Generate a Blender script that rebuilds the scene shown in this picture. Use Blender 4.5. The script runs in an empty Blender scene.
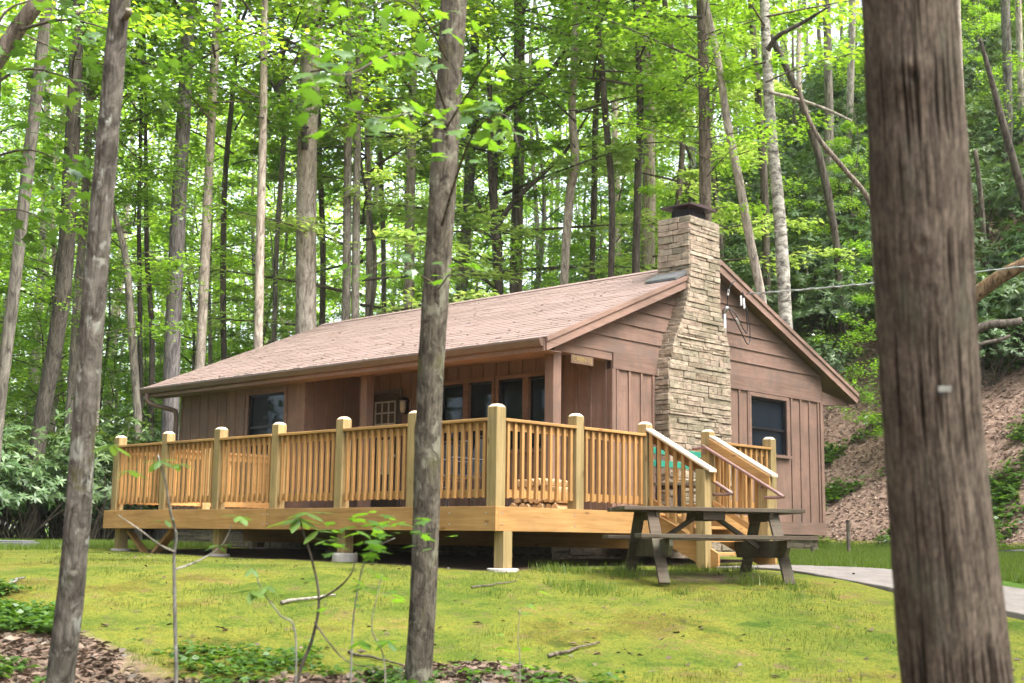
import bpy, bmesh, math, random
import numpy as np
from mathutils import Vector, Matrix

SC = bpy.context.scene
COL = SC.collection
RND = random.Random(7)
NP = np.random.default_rng(11)
R = math.radians

# ------------------------------------------------------------------ camera
CAM = np.array([9.68, -10.141, -0.347])
FOC = 1295.0
_h, _t, _r = R(43.035), R(8.681), R(0.728)
FW = np.array([-math.sin(_h)*math.cos(_t), math.cos(_h)*math.cos(_t), math.sin(_t)])
_rt = np.array([math.cos(_h), math.sin(_h), 0.0]); _up = np.cross(_rt, FW)
RT = math.cos(_r)*_rt + math.sin(_r)*_up
UP = -math.sin(_r)*_rt + math.cos(_r)*_up
cd = bpy.data.cameras.new('camera')
cam = bpy.data.objects.new('camera', cd); COL.objects.link(cam)
cam.matrix_world = Matrix(((RT[0], UP[0], -FW[0], CAM[0]), (RT[1], UP[1], -FW[1], CAM[1]),
                           (RT[2], UP[2], -FW[2], CAM[2]), (0, 0, 0, 1)))
cd.sensor_width = 36.0
cd.lens = FOC/1024*36.0
cd.clip_start = 0.1; cd.clip_end = 1500
cd.dof.use_dof = True
cd.dof.focus_distance = 16.5
cd.dof.aperture_fstop = 2.6
SC.camera = cam

# ------------------------------------------------------------------ light
SUN_DIR = Vector((0.55, 0.08, 0.83)).normalized()      # towards the sun
w = bpy.data.worlds.new('World'); SC.world = w; w.use_nodes = True
nt = w.node_tree
sky = nt.nodes.new('ShaderNodeTexSky'); sky.sky_type = 'NISHITA'; sky.sun_disc = False
sky.sun_elevation = math.asin(SUN_DIR.z)
sky.sun_rotation = math.atan2(SUN_DIR.x, SUN_DIR.y)
sky.air_density = 1.0; sky.dust_density = 4.0; sky.ozone_density = 1.0
hs = nt.nodes.new('ShaderNodeHueSaturation'); hs.inputs['Saturation'].default_value = .45      # thin white cloud
nt.links.new(sky.outputs[0], hs.inputs['Color']); nt.links.new(hs.outputs[0], nt.nodes['Background'].inputs[0])
nt.nodes['Background'].inputs[1].default_value = 0.15
sl = bpy.data.lights.new('sun', 'SUN'); sl.energy = 1.5; sl.angle = R(40); sl.color = (1.0, 0.965, 0.91)
so = bpy.data.objects.new('sun', sl); COL.objects.link(so)
so.rotation_euler = SUN_DIR.to_track_quat('Z', 'Y').to_euler()
so.location = (0, 0, 40)
vs = SC.view_settings
SC.display_settings.display_device = 'sRGB'
vs.view_transform = 'Standard'; vs.look = 'None'; vs.gamma = 1.0; vs.use_curve_mapping = False
vs.exposure = 2.55
SC.render.engine = 'CYCLES'
cy = SC.cycles
cy.max_bounces = 10; cy.diffuse_bounces = 8; cy.glossy_bounces = 2; cy.transmission_bounces = 8
cy.transparent_max_bounces = 6; cy.caustics_reflective = False; cy.caustics_refractive = False
cy.use_denoising = True
cy.sample_clamp_indirect = 6.0

def ray(u, v):
    return FW + RT*((u-512)/FOC) - UP*((v-341.5)/FOC)
def at(u, v, dep):
    """world point seen at photo pixel (u, v), dep metres in front of the camera"""
    return CAM + ray(u, v)*dep

# ------------------------------------------------------------------ noise
def _hash(ix, iy, iz):
    n = (ix.astype(np.int64)*374761393 + iy.astype(np.int64)*668265263 + iz.astype(np.int64)*2147483647) & 0xffffffff
    n = ((n ^ (n >> 13))*1274126177) & 0xffffffff
    n = (n ^ (n >> 16)) & 0xffffff
    return n/float(0xffffff)
def vnoise(x, y, z=0.0):
    x, y, z = np.broadcast_arrays(np.asarray(x, float), np.asarray(y, float), np.asarray(z, float))
    ix, iy, iz = np.floor(x), np.floor(y), np.floor(z)
    fx, fy, fz = x-ix, y-iy, z-iz
    fx, fy, fz = [f*f*(3-2*f) for f in (fx, fy, fz)]
    o = 0
    for a in (0, 1):
        for b in (0, 1):
            for c in (0, 1):
                o = o + _hash(ix+a, iy+b, iz+c)*(fx if a else 1-fx)*(fy if b else 1-fy)*(fz if c else 1-fz)
    return o
def fbm(x, y, z=0.0, oct=4):
    o, a, s = 0, 0.5, 1.0
    for k in range(oct):
        o = o + a*vnoise(np.asarray(x)*s+17.3*k, np.asarray(y)*s+5.1*k, np.asarray(z)*s+9.7*k); a *= .5; s *= 2.03
    return o
def sstep(a, b, x):
    t = np.clip((np.asarray(x, float)-a)/(b-a), 0, 1); return t*t*(3-2*t)

# ------------------------------------------------------------------ terrain
def ground(x, y):
    x = np.asarray(x, float); y = np.asarray(y, float)
    d = (x-CAM[0])*(-0.683) + (y-CAM[1])*0.730
    s = (x-CAM[0])*0.730 + (y-CAM[1])*0.683
    k = 13.4-d
    sp = np.where(k > 8, k, np.log1p(np.exp(np.clip(k*1.6, -40, 40)))/1.6)
    z = -0.645 - 0.150*np.minimum(sp, 8.0) - 0.07*np.maximum(sp-8.0, 0)*np.exp(-np.maximum(sp-8, 0)/30)
    z = z + 0.02*(fbm(x*.9, y*.9)-.5)*2 + 0.10*sstep(15, 22, d)
    toe = 12.4 + np.maximum(0, -12.5-x)*0.42 + (fbm(x*.25, y*.25+4)-.5)*1.4
    t = y-toe
    tp = np.log1p(np.exp(np.clip(t*2.2, -40, 40)))/2.2
    tp = np.where(t > 15, t, tp)
    rf = sstep(-17, -3, x+.45*y)
    slope = 0.60 + 0.18*rf; cap = 20+24*rf
    h = slope*np.minimum(tp, cap) + 0.16*np.maximum(tp-cap, 0)
    h = h*(1-0.75*sstep(-16, -40, x)) + sstep(0.5, 4, t)*(fbm(x*.5, y*.5, 3)-.5)*.9
    return z+h
def gz(x, y):
    return float(ground(x, y))

# ------------------------------------------------------------------ mesh helpers
class MB:
    """collects pieces that become ONE mesh object"""
    def __init__(s): s.v = []; s.f = []; s.m = []
    def add(s, vs, fs, mi=0):
        b = len(s.v); s.v += [tuple(map(float, p)) for p in vs]
        s.f += [tuple(b+i for i in f) for f in fs]; s.m += [mi]*len(fs); return s
    def box(s, x0, x1, y0, y1, z0, z1, mi=0):
        vs = [(x, y, z) for z in (z0, z1) for x, y in ((x0, y0), (x1, y0), (x1, y1), (x0, y1))]
        return s.add(vs, [(3, 2, 1, 0), (4, 5, 6, 7), (0, 1, 5, 4), (1, 2, 6, 5), (2, 3, 7, 6), (3, 0, 4, 7)], mi)
    def beam(s, a, b, wdt, hgt, upv=(0, 0, 1), mi=0, cut=None):
        a, b = Vector(a), Vector(b); d = (b-a).normalized(); side = d.cross(Vector(upv)).normalized(); u = side.cross(d).normalized()
        vs = []
        for p in (a, b):
            for i, j in ((-1, -1), (1, -1), (1, 1), (-1, 1)):
                vs.append(p + side*(wdt/2*i) + u*(hgt/2*j))
        return s.add(vs, [(0, 1, 2, 3), (7, 6, 5, 4), (1, 0, 4, 5), (2, 1, 5, 6), (3, 2, 6, 7), (0, 3, 7, 4)], mi)
    def prism(s, pts, axis, a, b, mi=0):
        n = len(pts); vs = []
        for val in (a, b):
            for p, q in pts:
                vs.append((val, p, q) if axis == 0 else ((p, val, q) if axis == 1 else (p, q, val)))
        fs = [tuple(range(n))[::-1], tuple(range(n, 2*n))]
        fs += [(i, (i+1) % n, n+(i+1) % n, n+i) for i in range(n)]
        return s.add(vs, fs, mi)
    def tube(s, pts, rad, seg=8, mi=0, wob=0.0, seed=0, cap=True):
        pts = [Vector(p) for p in pts]; n = len(pts)
        if not hasattr(rad, '__len__'): rad = [rad]*n
        rr = random.Random(seed); b = len(s.v); prev = None
        for i, p in enumerate(pts):
            d = (pts[min(i+1, n-1)]-pts[max(i-1, 0)]).normalized()
            if prev is None:
                prev = Vector((1, 0, 0)) if abs(d.x) < .8 else Vector((0, 1, 0))
            e1 = (prev-d*prev.dot(d)).normalized(); e2 = d.cross(e1); prev = e1
            for k in range(seg):
                a = 2*math.pi*k/seg; r = rad[i]*(1+wob*(rr.random()-.5)*2)
                s.v.append(tuple(p+e1*(math.cos(a)*r)+e2*(math.sin(a)*r)))
        for i in range(n-1):
            for k in range(seg):
                s.f.append((b+i*seg+k, b+i*seg+(k+1) % seg, b+(i+1)*seg+(k+1) % seg, b+(i+1)*seg+k)); s.m.append(mi)
        if cap:
            s.f.append(tuple(b+k for k in range(seg))[::-1]); s.m.append(mi)
            s.f.append(tuple(b+(n-1)*seg+k for k in range(seg))); s.m.append(mi)
        return s
    def build(s, name, mats, parent=None, smooth=False, bevel=0.0, loc=None, fixn=True):
        me = bpy.data.meshes.new(name)
        me.from_pydata(s.v, [], s.f)
        mats = mats if isinstance(mats, (list, tuple)) else [mats]
        for m in mats: me.materials.append(m)
        if len(mats) > 1: me.polygons.foreach_set('material_index', s.m)
        if fixn and len(s.v) < 60000:
            bm = bmesh.new(); bm.from_mesh(me); bmesh.ops.recalc_face_normals(bm, faces=bm.faces); bm.to_mesh(me); bm.free()
        if smooth: me.polygons.foreach_set('use_smooth', [True]*len(me.polygons))
        me.update()
        o = bpy.data.objects.new(name, me); COL.objects.link(o)
        if loc is not None: o.location = loc
        if parent is not None: o.parent = parent
        if bevel:
            md = o.modifiers.new('edge', 'BEVEL'); md.width = bevel; md.segments = 2; md.limit_method = 'ANGLE'
        return o

def np_mesh(name, V, F, mats, smooth=False, mi=None):
    """fast mesh from numpy arrays; F is (n,4) or (n,3)"""
    me = bpy.data.meshes.new(name); V = np.asarray(V, np.float32); F = np.asarray(F, np.int32); k = F.shape[1]
    me.vertices.add(len(V)); me.vertices.foreach_set('co', V.ravel())
    me.loops.add(F.size); me.loops.foreach_set('vertex_index', F.ravel())
    me.polygons.add(len(F)); me.polygons.foreach_set('loop_start', np.arange(0, F.size, k, dtype=np.int32))
    me.polygons.foreach_set('loop_total', np.full(len(F), k, np.int32))
    for m in (mats if isinstance(mats, (list, tuple)) else [mats]): me.materials.append(m)
    if mi is not None: me.polygons.foreach_set('material_index', np.asarray(mi, np.int32))
    if smooth: me.polygons.foreach_set('use_smooth', np.ones(len(F), bool))
    me.update(calc_edges=True); return me
def link(name, me, parent=None, loc=None, rot=None, scale=None):
    o = bpy.data.objects.new(name, me); COL.objects.link(o)
    if parent is not None: o.parent = parent
    if loc is not None: o.location = loc
    if rot is not None: o.rotation_euler = rot
    if scale is not None: o.scale = scale
    return o
def tag(o, label=None, cat=None, group=None, kind=None):
    if label: o['label'] = label
    if cat: o['category'] = cat
    if group: o['group'] = group
    if kind: o['kind'] = kind
    return o
def thing(name, loc, label, cat, group=None, rz=0.0):
    o = bpy.data.objects.new(name, None); COL.objects.link(o); o.empty_display_size = .2
    o.location = loc; o.rotation_euler = (0, 0, rz)
    return tag(o, label, cat, group)
def copy_tree(o, parent=None):
    c = o.copy(); COL.objects.link(c)
    if parent is not None: c.parent = parent
    for ch in list(o.children): copy_tree(ch, c)
    return c

# ------------------------------------------------------------------ materials
def mat(name):
    m = bpy.data.materials.new(name); m.use_nodes = True
    nt = m.node_tree; return m, nt, nt.nodes['Principled BSDF'], nt.nodes, nt.links
def noise_col(nt, vec, stops, scale=5.0, detail=5.0, rough=.6, dist=0.0):
    n = nt.nodes.new('ShaderNodeTexNoise'); n.inputs['Scale'].default_value = scale
    n.inputs['Detail'].default_value = detail; n.inputs['Roughness'].default_value = rough; n.inputs['Distortion'].default_value = dist
    if vec is not None: nt.links.new(vec, n.inputs['Vector'])
    r = nt.nodes.new('ShaderNodeValToRGB'); nt.links.new(n.outputs[0], r.inputs[0])
    while len(r.color_ramp.elements) < len(stops): r.color_ramp.elements.new(.5)
    for e, (p, c) in zip(r.color_ramp.elements, stops): e.position = p; e.color = (*c, 1)
    return r.outputs[0], n.outputs[0]
def mapping(nt, coord='Object', scale=(1, 1, 1)):
    tc = nt.nodes.new('ShaderNodeTexCoord'); mp = nt.nodes.new('ShaderNodeMapping'); mp.inputs['Scale'].default_value = scale
    nt.links.new(tc.outputs[coord], mp.inputs[0]); return mp.outputs[0]
def mixc(nt, fac, a, b, mode='MIX'):
    n = nt.nodes.new('ShaderNodeMix'); n.data_type = 'RGBA'; n.blend_type = mode
    for sock, val in ((n.inputs[0], fac), (n.inputs[6], a), (n.inputs[7], b)):
        if hasattr(val, 'links') or hasattr(val, 'is_linked'): nt.links.new(val, sock)
        elif isinstance(val, (tuple, list)): sock.default_value = (*val, 1)
        else: sock.default_value = val
    return n.outputs[2]
def bump(nt, bs, hgt, strength=.4, dist=.02):
    b = nt.nodes.new('ShaderNodeBump'); b.inputs['Strength'].default_value = strength; b.inputs['Distance'].default_value = dist
    nt.links.new(hgt, b.inputs['Height']); nt.links.new(b.outputs[0], bs.inputs['Normal'])
def island(nt):
    return nt.nodes.new('ShaderNodeNewGeometry').outputs['Random Per Island']
def objrand(nt):
    return nt.nodes.new('ShaderNodeObjectInfo').outputs['Random']
def ramp(nt, fac, stops):
    r = nt.nodes.new('ShaderNodeValToRGB'); nt.links.new(fac, r.inputs[0])
    while len(r.color_ramp.elements) < len(stops): r.color_ramp.elements.new(.5)
    for e, (p, c) in zip(r.color_ramp.elements, stops): e.position = p; e.color = (*c, 1)
    return r.outputs[0]
def plain(name, col, rough=.6, metal=0.0, var=.15, scale=8):
    m, nt, bs, N, L = mat(name)
    c, h = noise_col(nt, mapping(nt), [(.3, tuple(x*(1-var) for x in col)), (.7, tuple(min(1, x*(1+var)) for x in col))], scale)
    L.new(c, bs.inputs['Base Color']); bs.inputs['Roughness'].default_value = rough; bs.inputs['Metallic'].default_value = metal
    return m
def wood(name, cols, axis=0, rough=.7, fine=26, spec=.25, knots=True, isl=.0, dirt=None):
    """grain running along the given object axis"""
    m, nt, bs, N, L = mat(name)
    sc = [fine, fine, fine]; sc[axis] = fine*.055
    v = mapping(nt, 'Object', sc)
    c, h = noise_col(nt, v, [(.25, cols[0]), (.5, cols[1]), (.78, cols[2])], 1.0, 6, .65, .6)
    lo, _ = noise_col(nt, mapping(nt, 'Object', (1.3, 1.3, 1.3)), [(.3, (.78, .78, .76)), (.7, (1.12, 1.1, 1.08))], 1.2, 3)
    c = mixc(nt, 1.0, c, lo, 'MULTIPLY')
    if isl:
        rr = ramp(nt, island(nt), [(0, (1-isl,)*3), (1, (1+isl*.7,)*3)]); c = mixc(nt, 1.0, c, rr, 'MULTIPLY')
    rr = ramp(nt, objrand(nt), [(0, (.86, .87, .86)), (1, (1.1, 1.08, 1.05))]); c = mixc(nt, 1.0, c, rr, 'MULTIPLY')
    if dirt:
        _, dh = noise_col(nt, mapping(nt, 'Object', (2, 2, 2)), [(.4, (0, 0, 0)), (.7, (1, 1, 1))], 2.2, 6, .7)
        dm = ramp(nt, dh, [(.47, (0, 0, 0)), (.68, (1, 1, 1))]); c = mixc(nt, dm, c, dirt)
    if knots:
        k = nt.nodes.new('ShaderNodeTexVoronoi'); ks = [7, 7, 7]; ks[axis] = 2.2
        nt.links.new(mapping(nt, 'Object', ks), k.inputs['Vector']); k.inputs['Scale'].default_value = 1.0
        km = ramp(nt, k.outputs['Distance'], [(.05, (.42, .34, .28)), (.13, (1, 1, 1))]); c = mixc(nt, .8, c, mixc(nt, 1.0, c, km, 'MULTIPLY'))
    L.new(c, bs.inputs['Base Color']); bs.inputs['Roughness'].default_value = rough
    bs.inputs['Specular IOR Level'].default_value = spec
    bump(nt, bs, h, .25, .004)
    return m
def bark(name, cols, sx=14, sz=2.5, patches=None, bstr=.8, moss=None, dist=.03):
    m, nt, bs, N, L = mat(name)
    c, h = noise_col(nt, mapping(nt, 'Object', (sx, sx, sz)), [(.38, tuple(x*.7 for x in cols[0])), (.5, cols[1]), (.63, tuple(x*1.15 for x in cols[2]))], 1.0, 8, .72, .9)
    if patches:
        _, ph = noise_col(nt, mapping(nt, 'Object', (9, 9, 5)), [(.4, (0, 0, 0)), (.6, (1, 1, 1))], 1.0, 5, .6, .5)
        pm = ramp(nt, ph, [(patches[1], (0, 0, 0)), (patches[1]+.06, (1, 1, 1))]); c = mixc(nt, pm, c, patches[0])
    if moss:
        _, ph = noise_col(nt, mapping(nt, 'Object', (3, 3, 1.6)), [(.4, (0, 0, 0)), (.6, (1, 1, 1))], 1.0, 6, .7, .5)
        pm = ramp(nt, ph, [(moss[1], (0, 0, 0)), (moss[1]+.1, (1, 1, 1))]); c = mixc(nt, pm, c, moss[0])
    rr = ramp(nt, objrand(nt), [(0, (.75, .77, .78)), (1, (1.15, 1.1, 1.05))]); c = mixc(nt, 1.0, c, rr, 'MULTIPLY')
    L.new(c, bs.inputs['Base Color']); bs.inputs['Roughness'].default_value = .9; bs.inputs['Specular IOR Level'].default_value = .15
    bump(nt, bs, h, bstr, dist)
    return m
def leafmat(name, dark, mid, light, trans=.5, gloss=.08, rough=.35, tcol=None):
    m, nt, bs, N, L = mat(name); N.remove(bs)
    c = ramp(nt, island(nt), [(0, dark), (.5, mid), (1, light)])
    rr = ramp(nt, objrand(nt), [(0, (.72, .80, .75)), (.5, (1, 1, 1)), (1, (1.18, 1.08, .95))]); c = mixc(nt, 1.0, c, rr, 'MULTIPLY')
    d = N.new('ShaderNodeBsdfDiffuse'); t = N.new('ShaderNodeBsdfTranslucent'); g = N.new('ShaderNodeBsdfGlossy')
    L.new(c, d.inputs[0]); g.inputs['Roughness'].default_value = rough; g.inputs[0].default_value = (.8, .85, .8, 1)
    tc = mixc(nt, 1.0, c, tcol or (1.75, 1.7, .7), 'MULTIPLY'); L.new(tc, t.inputs[0])
    a = N.new('ShaderNodeMixShader'); a.inputs[0].default_value = trans; L.new(d.outputs[0], a.inputs[1]); L.new(t.outputs[0], a.inputs[2])
    b = N.new('ShaderNodeMixShader'); b.inputs[0].default_value = gloss; L.new(a.outputs[0], b.inputs[1]); L.new(g.outputs[0], b.inputs[2])
    L.new(b.outputs[0], N['Material Output'].inputs[0])
    return m

M = {}
GOLD = [(.25, .128, .042), (.375, .208, .076), (.46, .28, .115)]
for ax, k in ((0, 'x'), (1, 'y'), (2, 'z')):
    M['deck_'+k] = wood('pine_'+k, GOLD, ax, isl=.12)
M['post'] = wood('treated_post', [(.17, .12, .052), (.265, .195, .088), (.36, .265, .135)], 2)
M['cap'] = wood('pale_cap', [(.50, .38, .27), (.62, .50, .38), (.72, .60, .48)], 0)  # post caps paler than the posts
BROWN = [(.125, .076, .057), (.172, .107, .083), (.22, .143, .115)]
M['siding_z'] = wood('brown_siding_vertical', BROWN, 2, knots=False, isl=.10, rough=.8, dirt=(.125, .085, .066))
M['siding_y'] = wood('brown_siding_lap', BROWN, 1, knots=False, isl=.12, rough=.8, dirt=(.115, .082, .066))
M['siding_x'] = wood('brown_trim', BROWN, 0, knots=False, rough=.75)
M['trim'] = wood('brown_fascia', [(.175, .108, .084), (.22, .14, .112), (.265, .175, .145)], 1, knots=False, rough=.7)
M['gutter'] = plain('brown_gutter', (.10, .062, .045), .45, 0, .12)
M['grey_wood'] = wood('grey_weathered_wood', [(.046, .034, .026), (.086, .066, .049), (.13, .104, .08)], 0, isl=.15, rough=.85, dirt=(.085, .085, .055))
M['concrete'] = plain('concrete', (.36, .33, .30), .85, 0, .2, 9)
M['metal'] = plain('galvanised_metal', (.45, .46, .47), .4, .8, .1)
M['pipe'] = plain('brown_painted_pipe', (.20, .115, .10), .4, .0, .1)
M['black'] = plain('black_metal', (.018, .017, .02), .45, .5, .2)
M['green'] = plain('green_paint', (.02, .20, .13), .5, 0, .15)
M['cream'] = plain('cream_paint', (.42, .36, .26), .6, 0, .1)
M['white'] = plain('white_paint', (.7, .7, .68), .5, 0, .05)
M['dark_int'] = plain('dark_interior', (.02, .018, .016), .9)
M['curtain'] = plain('pale_curtain', (.5, .52, .52), .9, 0, .08)
M['rubber'] = plain('black_cable', (.015, .015, .016), .5)

def glass_mat():
    m, nt, bs, N, L = mat('window_glass'); N.remove(bs)
    g = N.new('ShaderNodeBsdfGlossy'); g.inputs['Roughness'].default_value = .03; g.inputs[0].default_value = (.75, .82, .9, 1)
    t = N.new('ShaderNodeBsdfTransparent'); t.inputs[0].default_value = (.32, .38, .42, 1)
    f = N.new('ShaderNodeFresnel'); f.inputs[0].default_value = 1.6
    mm = N.new('ShaderNodeMath'); mm.operation = 'MULTIPLY_ADD'; mm.inputs[1].default_value = .55; mm.inputs[2].default_value = .015; L.new(f.outputs[0], mm.inputs[0])
    x = N.new('ShaderNodeMixShader'); L.new(mm.outputs[0], x.inputs[0]); L.new(t.outputs[0], x.inputs[1]); L.new(g.outputs[0], x.inputs[2])
    d = N.new('ShaderNodeBsdfDiffuse'); d.inputs[0].default_value = (.014, .023, .033, 1); y = N.new('ShaderNodeMixShader'); y.inputs[0].default_value = .5
    L.new(x.outputs[0], y.inputs[1]); L.new(d.outputs[0], y.inputs[2]); L.new(y.outputs[0], N['Material Output'].inputs[0]); return m
M['glass'] = glass_mat()
def shingle_mat():
    m, nt, bs, N, L = mat('red_brown_shingle')
    v = mapping(nt, 'Object', (1, 1, 1))
    b = N.new('ShaderNodeTexBrick'); L.new(v, b.inputs['Vector'])
    b.inputs['Scale'].default_value = 1.0; b.inputs['Brick Width'].default_value = .30; b.inputs['Row Height'].default_value = .13
    b.inputs['Mortar Size'].default_value = .004; b.inputs['Mortar Smooth'].default_value = .3
    b.inputs['Color1'].default_value = (.30, .185, .155, 1); b.inputs['Color2'].default_value = (.37, .235, .20, 1); b.inputs['Mortar'].default_value = (.20, .12, .10, 1)
    lo, _ = noise_col(nt, mapping(nt, 'Object', (.5, 2.2, 1)), [(.3, (.78, .76, .74)), (.7, (1.1, 1.1, 1.1))], 1.0, 6, .7)
    c = mixc(nt, 1.0, b.outputs[0], lo, 'MULTIPLY')
    fine, fh = noise_col(nt, mapping(nt, 'Object', (60, 60, 60)), [(.3, (.85, .85, .85)), (.7, (1.15, 1.15, 1.15))], 1.0, 2)
    c = mixc(nt, 1.0, c, fine, 'MULTIPLY')
    _, ph = noise_col(nt, mapping(nt, 'Object', (1.2, 1.2, 1.2)), [(.4, (0, 0, 0)), (.6, (1, 1, 1))], 1.3, 7, .75)
    c = mixc(nt, ramp(nt, ph, [(.60, (0, 0, 0)), (.72, (.6, .6, .6))]), c, (.17, .13, .075))
    L.new(c, bs.inputs['Base Color']); bs.inputs['Roughness'].default_value = .88; bs.inputs['Specular IOR Level'].default_value = .2
    bump(nt, bs, b.outputs['Fac'], -.5, .01)
    return m
M['shingle'] = shingle_mat()
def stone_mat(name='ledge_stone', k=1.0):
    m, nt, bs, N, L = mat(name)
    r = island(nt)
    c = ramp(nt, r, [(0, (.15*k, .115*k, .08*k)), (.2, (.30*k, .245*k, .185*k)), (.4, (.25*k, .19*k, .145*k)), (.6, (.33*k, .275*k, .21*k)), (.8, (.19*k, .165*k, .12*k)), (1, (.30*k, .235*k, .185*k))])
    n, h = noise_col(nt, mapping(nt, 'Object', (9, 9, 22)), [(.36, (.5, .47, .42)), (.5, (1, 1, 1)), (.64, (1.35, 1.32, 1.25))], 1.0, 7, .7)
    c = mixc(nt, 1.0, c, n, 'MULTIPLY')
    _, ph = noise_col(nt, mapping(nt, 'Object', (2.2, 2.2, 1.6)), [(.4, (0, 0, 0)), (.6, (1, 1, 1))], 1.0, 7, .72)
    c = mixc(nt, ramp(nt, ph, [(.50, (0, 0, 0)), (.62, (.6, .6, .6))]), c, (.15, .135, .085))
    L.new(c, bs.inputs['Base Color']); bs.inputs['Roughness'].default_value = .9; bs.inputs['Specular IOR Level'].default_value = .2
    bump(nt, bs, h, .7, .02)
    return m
M['stone'] = stone_mat()
M['mortar'] = plain('mortar', (.20, .17, .135), .95, 0, .3, 20)

# foliage and bark
M['leaf'] = leafmat('beech_leaf', (.085, .175, .018), (.14, .265, .028), (.21, .35, .055), .66)
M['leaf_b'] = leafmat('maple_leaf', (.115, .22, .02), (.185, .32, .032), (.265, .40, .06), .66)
M['leaf_pale'] = leafmat('dogwood_leaf', (.20, .31, .08), (.32, .45, .16), (.46, .57, .28), .5, .06)
M['leaf_far'] = leafmat('far_leaf', (.17, .31, .04), (.25, .41, .065), (.35, .49, .11), .6, .02)
M['rhodo'] = leafmat('rhododendron_leaf', (.035, .08, .022), (.065, .125, .036), (.11, .175, .062), .28, .05, .5)
M['herb'] = leafmat('herb_leaf', (.032, .078, .013), (.058, .125, .02), (.10, .185, .035), .45, .06)
M['sapling_leaf'] = leafmat('sapling_leaf', (.06, .115, .022), (.09, .16, .032), (.13, .21, .05), .45, .08)
M['grass'] = leafmat('grass_blade', (.065, .095, .013), (.10, .13, .02), (.14, .16, .03), .35, .03)
M['grass_b'] = leafmat('bright_grass_blade', (.06, .105, .014), (.09, .145, .02), (.13, .185, .03), .4, .03)
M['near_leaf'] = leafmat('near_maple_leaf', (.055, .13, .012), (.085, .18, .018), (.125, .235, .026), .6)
M['leaf_deep'] = leafmat('deep_green_leaf', (.03, .07, .012), (.05, .105, .018), (.08, .15, .026), .35, .03)  # darkened leaf for the unseen wood, cutting bounce light on the porch
M['litter_dark'] = leafmat('damp_dead_leaf', (.06, .04, .028), (.10, .066, .045), (.20, .14, .10), .15, .05, .5, (1, 1, 1))
M['litter'] = leafmat('dead_leaf', (.11, .07, .052), (.23, .155, .12), (.42, .32, .26), .15, .05, .5, (1, 1, 1))
M['bark_grey'] = bark('grey_bark', [(.10, .09, .077), (.165, .148, .127), (.24, .22, .19)])
M['bark_brown'] = bark('brown_bark', [(.075, .06, .047), (.125, .103, .083), (.18, .152, .125)], 16, 2.2)
M['bark_dark'] = bark('dark_bark', [(.045, .038, .031), (.075, .065, .053), (.115, .10, .082)])
M['bark_purple'] = bark('purple_grey_bark', [(.095, .085, .087), (.155, .14, .14), (.22, .20, .197)], 18, 1.6)
M['bark_pale'] = bark('pale_bark', [(.25, .21, .175), (.37, .315, .265), (.48, .42, .36)], 12, 3.0)
M['bark_birch'] = bark('birch_bark', [(.10, .09, .08), (.30, .285, .25), (.46, .44, .40)], 5, 9.0, bstr=.4)
M['bark_lichen'] = bark('lichen_bark', [(.06, .051, .041), (.105, .092, .075), (.16, .143, .12)], 12, 6, ((.25, .25, .21), .565), .8, ((.075, .07, .025), .55))
M['bark_lichen_b'] = bark('mottled_bark', [(.055, .045, .034), (.10, .085, .065), (.155, .135, .104)], 14, 7, ((.21, .20, .15), .56), .8, ((.10, .095, .035), .55))
def shaggy():
    m, nt, bs, N, L = mat('furrowed_bark')
    a = N.new('ShaderNodeAttribute'); a.attribute_name = 'relief'
    c = ramp(nt, a.outputs['Fac'], [(.08, (.024, .018, .013)), (.40, (.046, .0355, .0265)), (.85, (.074, .060, .046))])
    v, h = noise_col(nt, mapping(nt, 'Object', (16, 16, 4)), [(.36, (.62, .60, .58)), (.5, (1, 1, 1)), (.64, (1.4, 1.4, 1.38))], 1.0, 8, .75, .6); c = mixc(nt, 1.0, c, v, 'MULTIPLY')
    f, fh = noise_col(nt, mapping(nt, 'Object', (70, 70, 22)), [(.38, (.6, .6, .6)), (.62, (1.4, 1.4, 1.4))], 1.0, 5, .75); c = mixc(nt, 1.0, c, f, 'MULTIPLY')
    _, ph = noise_col(nt, mapping(nt, 'Object', (4, 4, 1.2)), [(.4, (0, 0, 0)), (.6, (1, 1, 1))], 1.0, 7, .7)
    c = mixc(nt, ramp(nt, ph, [(.54, (0, 0, 0)), (.64, (.55, .55, .55))]), c, (.06, .062, .043))
    L.new(c, bs.inputs['Base Color']); bs.inputs['Roughness'].default_value = .95; bs.inputs['Specular IOR Level'].default_value = .1
    bump(nt, bs, fh, .7, .008); return m
M['bark_shaggy'] = shaggy()
#_old = bark('furrowed_bark', [(.034, .024, .018), (.075, .056, .043), (.125, .10, .08)], 26, 1.8, None, .9, ((.13, .12, .09), .56), .012)
M['twig'] = bark('twig_bark', [(.06, .05, .04), (.10, .085, .065), (.14, .12, .10)], 20, 6)
M['twig_grey'] = bark('pale_twig_bark', [(.13, .12, .10), (.20, .19, .165), (.27, .26, .23)], 20, 6)

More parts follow.
